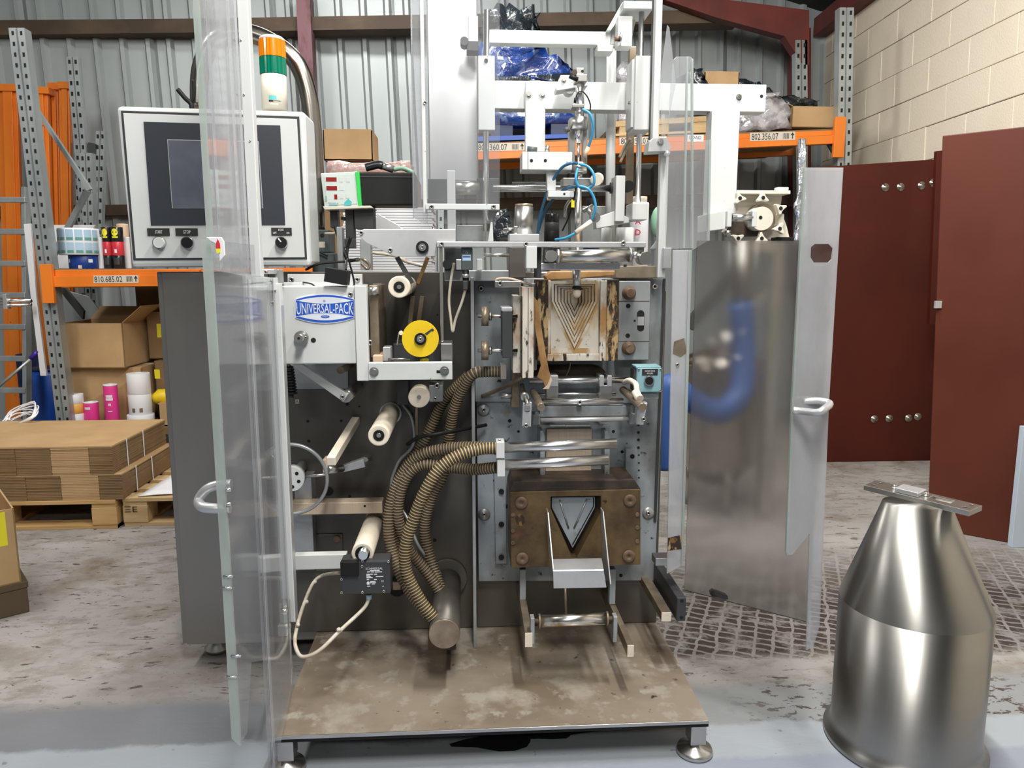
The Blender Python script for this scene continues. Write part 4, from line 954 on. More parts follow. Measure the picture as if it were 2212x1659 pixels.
for p, r in (((1083, 1062), 6), ((1083, 1133), 6), ((1083, 1204), 6), ((1325, 932), 3.5), ((1344, 976), 3.5), ((1366, 986), 5), ((1101, 909), 4), ((1120, 932), 3), ((1341, 1243), 4), ((1068, 1038), 3), ((1379, 917), 3), ((1379, 934), 3), ((1379, 950), 3), ((1379, 967), 3), ((1380, 983), 2), ((1380, 1000), 2), ((1380, 1016), 2), ((1380, 1032), 2)): hole(p, 2.319 if r == 5 or 1082 < p[0] < 1084 else 2.345, r, bk)
jp = rb('jaw_support', 'greyplate', 1336, 607, 1403, 778, 2.28, .05, M)
for y in (650, 737): rb('joint', 'darkrust', 1336, y, 1403, y+1.5, 2.2795, .001, jp, 0)
for p in ((1358, 633), (1357, 752)):
    c = u(*p, 2.28); q = 14.5*sc(*p, 2.28); o = MB().lathe([(q, 0), (q, .35), (q*.62, .4), (q*.62, 1)], c, (0, -.03, 0), 26).build('rust_bolt', 'rustbolt', jp)
for p in ((1357, 661), (1356, 725)): hole(p, 2.28, 5, jp)
hole((1371, 693), 2.28, 2.5, jp)
o = pl('slot', 'hole', [(1384+8*math.cos(a*.393), 693+(15 if math.sin(a*.393) > 0 else -15)+8*math.sin(a*.393)) for a in range(16)], 2.2795, .001, jp, 0); rb('slot_block', 'alu', 1377, 684, 1391, 703, 2.278, .002, o, 0)

# upper forming jaw
uj = rb('upper_jaw', 'jawwhite', 1183, 606, 1322, 780, 2.245, .085, M)
rb('jaw_frame', 'jawwhite', 1183, 764, 1296, 780, 2.213, .03, uj); rb('jaw_frame', 'jawwhite', 1183, 606, 1190, 764, 2.213, .03, uj)
K = [(1192, 611), (1290, 611), (1290, 650), (1241, 752), (1192, 650)]
def shrink(k): return [(1192+k*7, 611+k*4), (1290-k*7, 611+k*4), (1290-k*7, 650+k*.6), (1241, 752-k*14), (1192+k*7, 650+k*.6)]
jf = pl('jaw_face', 'jawpanel', [(1190, 607), (1293, 607), (1293, 764), (1190, 764)], 2.214, .006, uj, 0, [K])
for k in range(6):
    pl('jaw_step', 'jawpanel', shrink(k), 2.2065+.005*k, .004, jf, 0, [shrink(k+.62)])
    if k < 6: pl('jaw_groove', 'jawgroove', shrink(k+.62), 2.2125+.005*k, .002, jf, 0, [shrink(k+1)])
pl('jaw_floor', 'jawpanel', shrink(6), 2.2365, .003, jf, 0)
pl('rust_stain', 'jawstain', [(1191, 640), (1184+7, 668), (1228, 742), (1240, 766), (1254, 742), (1291, 664), (1291, 640), (1290, 650), (1241, 752), (1192, 650)], 2.2136, .0003, jf, 0)
pl('rust_stain', 'jawstain', [(1191, 752), (1292, 752), (1292, 763), (1191, 763)], 2.2137, .0002, jf, 0)
rb('jaw_rail', 'jawwhite', 1296, 606, 1311, 780, 2.205, .02, uj); rb('burnt_rail', 'charred', 1311, 604, 1336, 780, 2.20, .1, uj); rb('burnt_rail', 'charred', 1160, 604, 1184, 780, 2.20, .1, uj); rb('jaw_rail', 'greyplate', 1146, 612, 1160, 800, 2.24, .08, uj)
nz = cy('filling_nozzle', 'steel', (1245.5, 580), 2.17, (1246, 622), 2.17, 9, M); cy('nozzle_ring', 'black', (1246, 620), 2.17, (1246, 624), 2.17, 10.5, nz); MB().ball(u(1246, 633, 2.17), .0125, .0125, .014).build('nozzle_tip', 'ivory', nz); cy('nozzle_pin', 'black', (1246, 624), 2.165, (1258, 624), 2.165, 2, nz)
cj = rb('clamp_jaw', 'jawwhite', 1127, 620, 1153, 817, 2.12, .12, M); rb('jaw_liner', 'darkrust', 1127, 640, 1128.5, 817, 2.118, .11, cj, 0); rb('jaw_liner', 'darkrust', 1140, 622, 1141.5, 815, 2.1195, .002, cj, 0)
rb('rear_jaw', 'jawwhite', 1108, 638, 1126, 806, 2.17, .08, cj); rb('heater_block', 'charcoal', 1085, 672, 1107, 773, 2.12, .1, cj); rb('heater_top', 'alu', 1083, 664, 1107, 672, 2.12, .1, cj)
rb('bracket', 'steel', 1069, 607, 1126, 621, 2.12, .03, cj); bolt((1080, 612), 2.12, 6, cj)
for y in (683, 757):
    o = cy('hand_wheel', 'bronze', (1040, y), 2.16, (1055, y), 2.16, 21, cj); cy('spindle', 'chrome_rusty', (1032, y), 2.16, (1118, y), 2.16, 4, o); cy('collar', 'steel', (1055, y), 2.16, (1062, y), 2.16, 9, o)
tb('backing_paper', 'beigeplate', [(1072, 612, 2.13), (1074, 603, 2.13), (1100, 602, 2.13), (1130, 610, 2.13), (1150, 616, 2.14)], 3, cj)
o = pl('film_end', 'browntape', [(1153, 640), (1161, 650), (1171, 715), (1180, 770), (1186, 800), (1192, 818), (1187, 840), (1180, 842), (1172, 822), (1160, 815), (1168, 790), (1160, 735), (1152, 690)], 2.14, .004, M)
pl('paper_tail', 'beigeplate', [(1190, 812), (1193, 822), (1186, 841), (1172, 841), (1182, 832)], 2.139, .003, o)
cy('vent_pipe', 'darkrust', (1150, 800), 2.31, (1280, 799), 2.31, 12.5, M); tb('vent_elbow', 'darkrust', [(1270, 799, 2.31), (1290, 802, 2.315), (1302, 815, 2.335)], 12, M)
tb('wire', 'bronze', [(1232, 782, 2.25), (1230, 795, 2.27), (1222, 815, 2.29), (1216, 830, 2.3)], 1.6, M)
tb('burnt_wire', 'bronze', [(1150, 800, 2.16), (1120, 820, 2.2), (1085, 838, 2.28), (1042, 856, 2.33)], 5, M)

# drive rollers, levers, blue button box
dr = rb('drive_frame', 'bluegrey', 1166, 877, 1376, 900, 2.20, .05, M)
def xr(name, m, x0, x1, y, Y, r, par, y1=None): return cy(name, m, (x0, y), Y, (x1, y if y1 is None else y1), Y, r, par)
xr('roller', 'chrome', 1143, 1357, 823, 2.24, 7.5, dr, 820); xr('roller', 'chrome', 1160, 1330, 851, 2.26, 4, dr); xr('roller', 'chrome', 1168, 1346, 868, 2.2, 6.5, dr, 866); xr('roller', 'alu', 1167, 1358, 908, 2.19, 5, dr, 905)
for a, b in ((1180, 1206), (1295, 1322)):
    k = rb('roller_clamp', 'steel', a, 832, b, 862, 2.23, .05, dr); rb('clamp_ear', 'alu', a+(8 if a < 1200 else 0), 811, a+(26 if a < 1200 else 10), 835, 2.225, .06, k)
    if a > 1200: rb('clamp_ear', 'alu', b-10, 811, b, 835, 2.225, .06, k)
bolt((1252, 869), 2.185, 6, dr, 'alu', 'grease_nipple')
for a, b, y0, y1 in ((1151, 1167, 896, 918), (1360, 1376, 894, 917)): rb('end_block', 'bluegrey', a, y0, b, y1, 2.18, .06, dr)
for x in (1139, 1387):
    lk = pl('lever', 'alu', [(x-9, 870), (x-4, 870), (x-4, 890), (x+4, 890), (x+4, 869), (x+10, 869), (x+8, 922), (x-12, 921)] if x < 1200 else [(x-10, 885), (x-4, 872), (x+12, 870), (x+8, 890), (x+3, 918), (x-13, 917)], 2.14, .03, M)
    fc('lever_pin', 'chrome', (x, 882), 2.135, .03, 7, lk); bolt((x-3, 919) if x < 1200 else (x+3, 905), 2.14, 5, lk)
tb('push_rod', 'bronze', [(1152, 846, 2.26), (1160, 862, 2.15), (1169, 880, 2.06)], 8, M); tb('push_rod', 'bronze', [(1346, 842, 2.26), (1368, 862, 2.15), (1388, 880, 2.06)], 8.5, M)
tb('threaded_rod', 'steel', [(1128, 832, 2.24), (1134, 856, 2.16), (1140, 874, 2.13)], 5, M); cy('rod_nut', 'steel', (1131, 850), 2.17, (1134, 858), 2.15, 9, M)
tb('white_elbow', 'ivory', [(1348, 826, 2.24), (1360, 822, 2.2), (1373, 830, 2.16), (1376, 845, 2.14), (1384, 862, 2.12)], 6, M); cy('rod_nut', 'ivory', (1372, 848), 2.13, (1382, 862), 2.1, 9, M)
pl('bell_crank', 'bronze', [(1108, 800), (1120, 800), (1122, 880), (1104, 880)], 2.24, .05, M); cy('stub', 'steel', (1082, 855), 2.24, (1106, 855), 2.24, 6, M)
bx = rb('button_box', 'boxblue', 1376, 794, 1429, 848, 2.18, .07, M, .004); rb('box_lid', 'boxblue', 1374, 791, 1428, 796, 2.181, .06, bx); rb('box_side', 'charcoal', 1369, 797, 1376, 846, 2.2, .05, bx)
o = rb('caption', 'ink', 1387, 797, 1421, 811, 2.179, .001, bx, 0); text('SACHET-DRIVE', (1404, 801.5), 2.178, 3.2, 'paper', o, 22); text('ROLLERS', (1404, 806.5), 2.178, 3.2, 'paper', o, 13)
o = fc('button_ring', 'chrome', (1403, 823), 2.17, .012, 11, bx); fc('button', 'black', (1403, 823), 2.166, .012, 8.5, o)
for p in ((1380, 798), (1427, 798), (1426, 844), (1380, 845)): bolt(p, 2.18, 2.5, bx)
rb('box_bracket', 'bluegrey', 1372, 849, 1423, 863, 2.2, .1, M)

# vacuum tubes with clamp, copper plate
cl = rb('tube_clamp', 'white', 1072, 955, 1090, 991, 2.07, .05, M); rb('clamp_half', 'white', 1074, 992, 1091, 1030, 2.07, .05, cl); bolt((1079, 952), 2.09, 4, cl); xr('clamp_gap', 'hole', 1072, 1091, 991.5, 2.069, .8, cl)
xr('vacuum_tube', 'chrome', 1088, 1331, 967, 2.10, 11.5, M, 958); xr('vacuum_tube', 'chrome', 1090, 1313, 1004, 2.09, 11.5, M, 993)
cp = rb('plate_holder', 'greyplate', 1164, 917, 1318, 1037, 2.30, .04, M); pl('copper_plate', 'beigeplate', [(1181, 927), (1279, 926), (1277, 1032), (1178, 1033)], 2.285, .012, cp)
for a in (1167, 1306): pl('side_flange', 'bluegrey', [(a, 932), (a+6, 930), (a+11, 945), (a+11, 1033), (a, 1034)], 2.24, .06, cp)
for a, b in ((1188, 1221), (1222, 1275), (1303, 1316)): rb('spring_clip', 'alu', a, 918, b, 921, 2.27, .02, cp, 0)
# lower forming jaw with its chute
V0 = [(1190, 1073), (1298, 1071), (1298, 1106), (1245, 1207), (1236, 1204), (1190, 1100)]
lj = pl('lower_jaw', 'goldrust', [(1101, 1062), (1384, 1056), (1384, 1220), (1140, 1226), (1104, 1228)], 2.17, .15, M, .003, [V0])
pl('jaw_top', 'darkrust', [(1101, 1062), (1384, 1056), (1370, 1036), (1108, 1040)], 2.171, .15, lj); rb('jaw_ledge', 'darkrust', 1205, 1030, 1360, 1042, 2.28, .06, lj)
vf = pl('recess_floor', 'darkrust', [(1186, 1066), (1302, 1064), (1302, 1110), (1244, 1214), (1186, 1112)], 2.215, .01, lj)
pl('cavity', 'bluegrey', [(1191, 1074), (1286, 1073), (1286, 1096), (1237, 1186), (1191, 1096)], 2.196, .02, vf)
for a, b in (((1209, 1080), (1228, 1141)), ((1268, 1078), (1240, 1141))): MB().cyl(u(*a, 2.195), u(*b, 2.195), .003, None, 10).build('cavity_rib', 'greyplate', vf)
for a, b in (((1191, 1074), (1191, 1096)), ((1191, 1096), (1237, 1186)), ((1286, 1096), (1237, 1186)), ((1286, 1074), (1286, 1096)), ((1282, 1075), (1282, 1094)), ((1282, 1094), (1237, 1176))): MB().cyl(u(*a, 2.1955), u(*b, 2.1955), .0016, None, 8).build('seal_line', 'hole', vf)
for p in ((1126, 1086), (1360, 1081), (1128, 1206), (1358, 1201)):
    c = u(*p, 2.17); q = 14*sc(*p, 2.17); o = MB().lathe([(q, 0), (q, .6), (q*.85, 1), (q*.25, 1), (q*.2, .6)], c, (0, -.007, 0), 26).build('rust_bolt', 'rustbolt', lj)
for p in ((1108, 1112), (1108, 1147), (1108, 1173), (1377, 1112), (1377, 1140), (1377, 1170)): fc('small_screw', 'rustbolt', p, 2.166, .006, 4.5, lj, 14)
pl('burn_mark', 'charred', [(1112, 1118), (1122, 1109), (1133, 1116), (1134, 1128), (1128, 1136), (1118, 1135)], 2.1695, .001, lj, 0)
ch = MB().prism([u(1194, 1210, 2.10), u(1300, 1208, 2.10), u(1304, 1232, 2.02), u(1195, 1234, 2.02)], (0, .003, .002)).build('chute', 'alu', M)
MB().prism([u(1195, 1234, 2.02), u(1304, 1232, 2.02), u(1310, 1269, 2.03), u(1196, 1271, 2.03)], (0, .003, 0)).build('chute_lip', 'alu', ch)
for a, b, c_ in (((1183, 1107), (1195, 1240), 2.04), ((1302, 1105), (1318, 1262), 2.04)):
    p, q = u(*a, 2.12), u(*b, 2.03); MB().prism([p, q, q+Vector((0, .13, .02)), p+Vector((0, .04, 0))], (.003, 0, 0)).build('chute_side', 'alu', ch)
for a, b, y1 in ((1123, 1136, 1311), (1317, 1330, 1306)): rb('chute_strut', 'bluegrey', a, 1230, b, y1, 2.22, .03, M)
cy('thin_rod', 'bronze', (1221, 1270), 2.2, (1223, 1345), 2.2, 3, M)
# outfeed roller on two rails
def rail(p, Yf, w, h, m='bronze', back=None):
    c = u(*p, Yf); k = sc(*p, Yf); o = MB().box(c.x-w*k/2, c.x+w*k/2, Yf, YP-.013, c.z-h*k/2, c.z+h*k/2).build('rail', m, M, .001)
    MB().box(c.x-w*k/2, c.x+w*k/2, Yf-.002, Yf, c.z-h*k/2, c.z+h*k/2).build('rail_end', 'ivory', o); return o
ra = rail((1142, 1382), 2.00, 16, 32); rb_ = rail((1362, 1406), 1.96, 14, 26); rc = rail((1439, 1332), 2.08, 21, 20)
o = xr('outfeed_roller', 'chrome_rusty', 1164, 1312, 1342, 2.02, 13, M, 1336); xr('roller_axle', 'bronze', 1150, 1330, 1342, 2.02, 5, o, 1336); xr('roller_collar', 'bronze', 1163, 1167, 1342, 2.02, 16, o); xr('roller_collar', 'bronze', 1309, 1313, 1336, 2.02, 15, o)
rb('roller_arm', 'greyplate', 1146, 1336, 1155, 1392, 2.0, .03, ra); rb('roller_arm', 'greyplate', 1325, 1333, 1334, 1388, 2.0, .03, rb_)
c = u(1472, 1317, 2.06); k = sc(1472, 1317, 2.06)
bl = MB().box(c.x-10*k, c.x+10*k, 2.06, 2.34, c.z-27*k, c.z+27*k).build('sensor_block', 'charcoal', rc, .003)
for p in ((1473, 1298), (1472, 1334)): hole(p, 2.06, 4, rc, 'block_hole')

# vacuum manifold and its ribbed hoses
c = u(960, 1368, 2.0); k = 33.5*sc(960, 1368, 2.0)
mf = MB().cyl(c, (c.x, YP-.012, c.z), k, None, 40).build('manifold', 'darkpanel', M); MB().lathe([(k, 0), (k, .8), (k*.97, 1)], c, (0, -.006, 0), 40).build('manifold_cap', 'bronze', mf)
MB().cyl((c.x, YP-.03, c.z+.01), (c.x, YP-.012, c.z+.01), k*1.45, None, 40).build('manifold_flange', 'darkpanel', mf); rb('manifold_foot', 'darkrust', 925, 1370, 985, 1405, 2.1, .15, mf)
def hose(pts, r, m, pitch=.0088, name='vacuum_hose'):
    P = cr([u(*p) for p in pts], 30); out = [P[0]]; acc = 0; step = pitch/3
    for a, b in zip(P, P[1:]):
        L = (b-a).length
        while acc+L >= step:
            a = a+(b-a).normalized()*(step-acc); L = (b-a).length; acc = 0; out.append(a.copy())
        acc += L
    rings = [(r, 1) if i % 3 == 0 else (r*.98, 0) if i % 3 == 1 else (r*.87, 0) for i in range(len(out))]
    return MB().tube(out, r, 12, rings=rings).build(name, ['hosedark', m], M)
HR = 12.8*sc(900, 1100, 2.15)
hose([(1088, 803, 2.22), (1050, 803, 2.22), (1022, 808, 2.22), (1000, 838, 2.24), (982, 880, 2.26), (972, 930, 2.28), (966, 985, 2.29), (955, 1030, 2.29), (932, 1075, 2.29), (918, 1130, 2.29), (922, 1180, 2.28), (942, 1245, 2.25), (962, 1300, 2.2), (968, 1335, 2.16)], HR, 'hosetan')
hose([(1012, 812, 2.26), (985, 838, 2.28), (958, 868, 2.3), (935, 915, 2.31), (912, 960, 2.31), (880, 1005, 2.3), (858, 1060, 2.29), (850, 1130, 2.28), (858, 1200, 2.25), (885, 1270, 2.2), (925, 1325, 2.12)], HR, 'hosetan')
hose([(1072, 970, 2.13), (1030, 966, 2.15), (975, 968, 2.18), (915, 980, 2.2), (880, 1008, 2.21), (852, 1060, 2.21), (840, 1120, 2.2), (846, 1190, 2.18), (878, 1265, 2.14), (925, 1328, 2.09)], HR, 'hosetan')
hose([(1072, 1010, 2.12), (1020, 1014, 2.16), (965, 1008, 2.19), (915, 1003, 2.2), (882, 1025, 2.2), (862, 1075, 2.2), (862, 1130, 2.2), (885, 1190, 2.22), (925, 1240, 2.22), (955, 1290, 2.2), (962, 1340, 2.15)], HR, 'hosetan')
hose([(1072, 968, 2.09), (1040, 970, 2.09), (995, 982, 2.08), (950, 1012, 2.07), (918, 1062, 2.06), (894, 1120, 2.06), (876, 1180, 2.06), (878, 1235, 2.06), (905, 1292, 2.05), (936, 1335, 2.04)], HR*1.02, 'hosegold')
tb('grey_cable', 'galv', [(868, 872, 2.36), (890, 905, 2.36), (893, 960, 2.36), (860, 1000, 2.36), (845, 1060, 2.35), (880, 1120, 2.3), (905, 1180, 2.27), (952, 1240, 2.27)], 3.5, M)
rb('hose_clip', 'labelpaper', 1082, 787, 1094, 819, 2.2, .05, M); tb('strap', 'black', [(880, 960, 2.24), (905, 945, 2.2), (960, 935, 2.2), (1050, 918, 2.32)], 4, M)

# cross rail, cylinder and holders above the jaws
cx = rb('cross_rail', 'alu', 943, 522, 1396, 534, 2.08, .05, M)
for p in ((954, 527), (1136, 527), (1346, 525)): bolt(p, 2.08, 5, cx)
rb('drop_bar', 'steel', 950, 534, 957, 738, 2.09, .012, cx); rb('rail_dark_plate', 'charcoal', 960, 535, 1000, 585, 2.25, .05, M); rb('slide_bed', 'greyplate', 960, 584, 1130, 607, 2.28, .08, M); cy('slide_shaft', 'steel', (1045, 551), 2.25, (1100, 551), 2.25, 4, M)  # charcoal plate is the dark beam body below the cross rail
rb('slide_block', 'white', 1030, 559, 1042, 585, 2.22, .04, M); rb('slide_block', 'alu', 985, 560, 1000, 583, 2.24, .04, M); rb('slide_head', 'darkpanel', 1100, 534, 1136, 600, 2.26, .1, M); fc('slide_button', 'charcoal', (966, 571), 2.2, .06, 10, M)
se = rb('light_sensor', 'greengrey', 996, 535, 1021, 584, 2.1, .03, M, .003); o = rb('sensor_label', 'labelroll', 999, 550, 1017, 563, 2.0995, .001, se, 0); rb('label_band', 'deepblue', 1000, 553.5, 1016, 556, 2.099, .0005, o, 0); bolt((1008, 546), 2.1, 2.5, se)
cy('sensor_plug', 'black', (1006, 584), 2.11, (1006, 606), 2.11, 7, se); cy('plug_nut', 'steel', (1006, 592), 2.11, (1006, 600), 2.11, 8, se); rb('plug_end', 'charcoal', 1000, 606, 1010, 626, 2.1, .012, se)
tb('sensor_cable', 'cable', [(1005, 626, 2.11), (998, 652, 2.12), (984, 690, 2.13), (978, 716, 2.13), (974, 690, 2.14), (970, 650, 2.15), (974, 606, 2.15), (981, 568, 2.15)], 3, se)
rb('holder_block', 'white', 1137, 532, 1160, 580, 2.07, .06, cx); rb('holder_block', 'white', 1177, 531, 1193, 565, 2.1, .05, cx); rb('holder_block', 'white', 1377, 528, 1392, 545, 2.1, .05, cx); rb('holder_web', 'charcoal', 1160, 534, 1170, 600, 2.12, .1, cx)
lr = rb('lower_rail', 'alu', 1166, 568, 1340, 583, 2.12, .04, M)
ac = xr('air_cylinder', 'chrome_rusty', 1206, 1362, 554, 2.08, 14, M, 551); xr('cylinder_cap', 'steel', 1203, 1208, 554, 2.08, 16, ac); xr('cylinder_cap', 'steel', 1358, 1364, 551, 2.08, 16, ac); xr('piston_rod', 'chrome', 1364, 1380, 551, 2.08, 8, ac)
fc('end_knob', 'steel', (1192, 553), 2.05, .06, 12.5, ac); fc('end_knob', 'steel', (1396, 558), 2.05, .06, 14, ac); bolt((1350, 574), 2.12, 4, lr)
o = MB().PL([(1176, 596), (1190, 585), (1330, 584), (1327, 596), (1240, 604), (1180, 606)], 2.24, .05).build('rubber_sleeve', 'browntape', M, .004)
rb('side_cover', 'bronze', 1330, 574, 1420, 600, 2.3, .06, M)
# tapered bracket with belt wheel
gb = pl('tapered_bracket', 'alu', [(776, 499), (786, 495), (984, 495), (984, 522), (943, 526), (940, 554), (852, 554), (790, 524), (777, 512)], 2.11, .012, M)
for p in ((780, 503), (843, 540)): bolt(p, 2.11, 5, gb)
fc('belt_wheel', 'black', (912, 534), 2.10, .05, 13.5, gb); fc('wheel_hub', 'chrome', (912, 534), 2.095, .01, 8, gb); bolt((912, 534), 2.095, 4, gb); rb('bracket_column', 'greyplate', 778, 515, 801, 584, 2.42, .05, M); rb('bracket_column', 'greyplate', 728, 490, 740, 584, 2.45, .05, M)
MB().bar(u(858, 556, 2.15), u(890, 612, 2.15), .012, .03, up=(0, 1, 0)).build('drive_belt', 'charcoal', M); MB().bar(u(924, 556, 2.2), u(903, 612, 2.2), .01, .03, up=(0, 1, 0)).build('drive_belt', 'browntape', M); MB().bar(u(892, 640, 2.33), u(882, 742, 2.33), .012, .03, up=(0, 1, 0)).build('drive_belt', 'bronze', M); MB().bar(u(912, 640, 2.35), u(904, 700, 2.35), .012, .03, up=(0, 1, 0)).build('drive_belt', 'bronze', M)
tb('pale_cable', 'cable', [(800, 545, 2.5), (850, 552, 2.5), (880, 566, 2.5), (915, 574, 2.5)], 3.5, M); tb('pale_cable', 'cable', [(820, 530, 2.52), (870, 560, 2.52), (915, 576, 2.52)], 3, M)
rb('rear_cover', 'greyplate', 986, 486, 1048, 530, 2.55, .05, M); rb('rear_cover', 'greyplate', 1258, 445, 1310, 530, 2.75, .03, M)
# ------------------------------------------------------------------ control panel on its arm, signal tower
pan = pl('control_panel', 'white', [(250, 228), (658, 240), (672, 573), (284, 578)], 2.33, .15, M, .012)
pl('panel_seam', 'charcoal', [(261, 239), (646, 252), (663, 560), (288, 562)], 2.327, .004, pan, 0)
pl('panel_face', 'white', [(266, 244), (641, 257), (658, 556), (293, 558)], 2.324, .004, pan, .0008)
sf = pl('display_bezel', 'screenframe', [(310, 263), (605, 271), (616, 486), (326, 487)], 2.322, .004, pan, 0)
pl('display_rim', 'alu', [(361, 301), (558.5, 305), (568.5, 450), (371.5, 450)], 2.3212, .002, sf, 0)
pl('display', 'screen', [(362.5, 302.5), (557, 306.5), (567, 449), (373, 449)], 2.3206, .002, sf, 0)
for x, c_, s_ in ((342, 'white', 'START'), (403, 'black', 'STOP'), (540, 'greyplate', ''), (607, 'black', 'DOSE')):
    if x != 540 or 1:
        yl = 493 if x < 450 else 492
        o = rb('caption', 'ink', x-24 if x < 600 else 586, yl, x+24 if x < 600 else 630, yl+16.5, 2.3215, .002, pan, 0)
    if s_ == 'DOSE': text('DOSE', (607, 496.5), 2.321, 4.5, 'paper', o, 11); text('OFF', (593.5, 503), 2.321, 4.5, 'paper', o, 7.5); text('ON', (622, 503), 2.321, 4.5, 'paper', o, 6)
    elif s_: text(s_, (x+1, yl+8), 2.321, 7, 'paper', o, 15)
    bt = fc('push_button', 'chrome', (x, 524), 2.31, .014, 13, pan); k = fc('button_cap', c_, (x, 524), 2.302, .01, 11.5, bt)
    if x == 607: pl('pointer', 'paper', [(600, 516), (602, 514), (608, 522), (606, 523)], 2.301, .002, bt, 0)
tb('panel_arm', 'armsteel', [(430, 235, 2.62), (434, 150, 2.62), (465, 88, 2.62), (530, 72, 2.62), (588, 92, 2.62), (638, 132, 2.62), (664, 195, 2.62), (675, 270, 2.62), (681, 380, 2.62), (684, 498, 2.62)], 19, M, 20)
ac_ = rb('arm_clamp', 'greengrey', 672, 496, 711, 546, 2.56, .12, M, .004); rb('arm_socket', 'greengrey', 674, 546, 724, 590, 2.56, .12, M, .004); rb('type_plate', 'labelpaper', 676, 522, 702, 535, 2.559, .001, ac_, 0); tb('clamp_lip', 'black', [(674, 548, 2.55), (690, 545, 2.55), (708, 553, 2.55)], 2, ac_)
for x in (680, 696): hole((x, 509), 2.56, 4.5, ac_)
fk = tb('cable_fork', 'black', [(384, 193, 2.55), (400, 212, 2.55), (412, 224, 2.55), (415, 240, 2.55)], 5, M); tb('fork_tine', 'black', [(418, 172, 2.55), (419, 205, 2.55), (412, 224, 2.55)], 3.5, fk)
tw = u(594, 238, 2.46); k = sc(594, 238, 2.46)
q = lambda y: u(588, y, 2.46).z
t_ = MB().lathe([(27*k, 0), (26.5*k, 1)], (tw.x, 2.46, tw.z), (0, 0, q(164)-tw.z), 36).build('signal_tower', 'cream', M)
def lens(name, m, y0, y1):
    zA, zB = q(y0), q(y1); b = MB(); n = 48; pr = []
    for z in (zA, zB):
        pr += [(tw.x+(27*k+(.0012 if i % 2 else -.0006))*math.cos(i*6.28318/n), 2.46+(27*k+(.0012 if i % 2 else -.0006))*math.sin(i*6.28318/n), z) for i in range(n)]
    b.add(pr, [(i, (i+1) % n, n+(i+1) % n, n+i) for i in range(n)]+[tuple(reversed(range(n))), tuple(range(n, 2*n))]); return b.build(name, m, t_)
lens('green_lens', 'greenlens', 163, 127); lens('amber_lens', 'amber', 126, 89)
MB().lathe([(26*k, 0), (26*k, .5), (22*k, .85), (10*k, 1)], (tw.x, 2.46, q(89)), (0, 0, q(79)-q(89)), 36).build('tower_cap', 'paper', t_)
def curved(x0, x1, y0, y1, m):
    A = [(x-tw.x)/(27.2*k) for x in (u(x0, y0, 2.46-.03).x, u(x1, y0, 2.46-.03).x)]; n = 6; V = []
    for y in (y0, y1):
        for i in range(n+1):
            a = math.asin(max(-1, min(1, A[0]+(A[1]-A[0])*i/n))); V.append((tw.x+27.2*k*math.sin(a), 2.46-27.2*k*math.cos(a), u(x0, y, 2.46-.03).z))
    return MB().add(V, [(i, i+1, n+2+i, n+1+i) for i in range(n)]).build('sticker', m, t_)
curved(582, 598, 208, 216, 'teal'); curved(582, 592, 217, 221, 'ink'); curved(594, 606, 218, 219.5, 'charcoal'); curved(584, 602, 223, 227, 'labelpaper')

# coding unit with its dark motor, on brackets behind the feeder
cu = pl('coding_unit', 'paleequip', [(692, 374), (772, 370), (778, 446), (701, 452)], 2.52, .12, M, .003)
pl('unit_base', 'cream', [(697, 446), (800, 444), (806, 449), (701, 453)], 2.515, .12, cu); pl('green_frame', 'green', [(767, 371), (776, 370.5), (781, 444), (774, 446)], 2.515, .13, cu)
o = pl('unit_panel', 'paleequip', [(700, 380), (766, 376), (771, 440), (706, 444)], 2.518, .003, cu, 0)
for a, b, c_, d in ((704, 383, 727, 392), (705, 402, 728, 411), (722, 420, 728.5, 430.5)): rb('readout', 'redwindow', a, b, c_, d, 2.517, .001, o, 0)
for x, y in ((737, 388), (738, 406), (738, 424), (751, 423), (752, 388)): rb('key', 'white', x-4, y-5, x+4, y+5, 2.517, .001, o, 0)
pl('emblem', 'teal', [(743, 445), (744, 437), (752, 429), (760, 436), (758, 443)], 2.517, .001, o, 0)
text('Mikrotech ag', (720, 439), 2.5165, 3, 'ink', o, 22); rb('print_line', 'teal', 711, 441.5, 729, 443.5, 2.517, .0006, o, 0); rb('key_strip', 'pale_green', 703, 423, 706, 434, 2.517, .001, o, 0)
mo = rb('drive_motor', 'black', 776, 372, 898, 444, 2.53, .12, M, .006); rb('motor_ridge', 'charcoal', 776, 381, 898, 383, 2.528, .01, mo, 0); rb('motor_foot', 'charcoal', 765, 446, 806, 494, 2.55, .08, mo)
for a, b, y0, y1 in ((713, 729, 455, 492), (746, 764, 452, 515), (736, 745, 468, 475)): rb('unit_bracket', 'charcoal', a, y0, b, y1, 2.56, .05, cu)
tb('unit_cable', 'black', [(724, 490, 2.5), (738, 530, 2.48), (750, 560, 2.46)], 4, M); tb('unit_cable', 'black', [(758, 512, 2.5), (750, 540, 2.5), (752, 562, 2.47), (775, 560, 2.46)], 3.5, M)
tb('unit_cable', 'bronze', [(770, 562, 2.44), (785, 560, 2.42), (798, 572, 2.42), (793, 580, 2.42), (780, 568, 2.42)], 3, M); tb('unit_cable', 'cable', [(702, 505, 2.52), (725, 503, 2.5), (746, 492, 2.5)], 3, M); tb('unit_cable', 'black', [(660, 583, 2.4), (690, 570, 2.4), (745, 565, 2.42)], 2.5, M)
rb('plug', 'charcoal', 735, 515, 765, 536, 2.5, .05, M)
mp = tb('motor_plug', 'blackgloss', [(790, 362, 2.56), (815, 356, 2.56), (826, 358, 2.56)], 9, M); cy('plug_sleeve', 'steel', (826, 358), 2.56, (850, 366), 2.56, 8, mp); tb('green_cable', 'pale_green', [(850, 366, 2.56), (870, 364, 2.56), (895, 374, 2.56)], 5, mp)

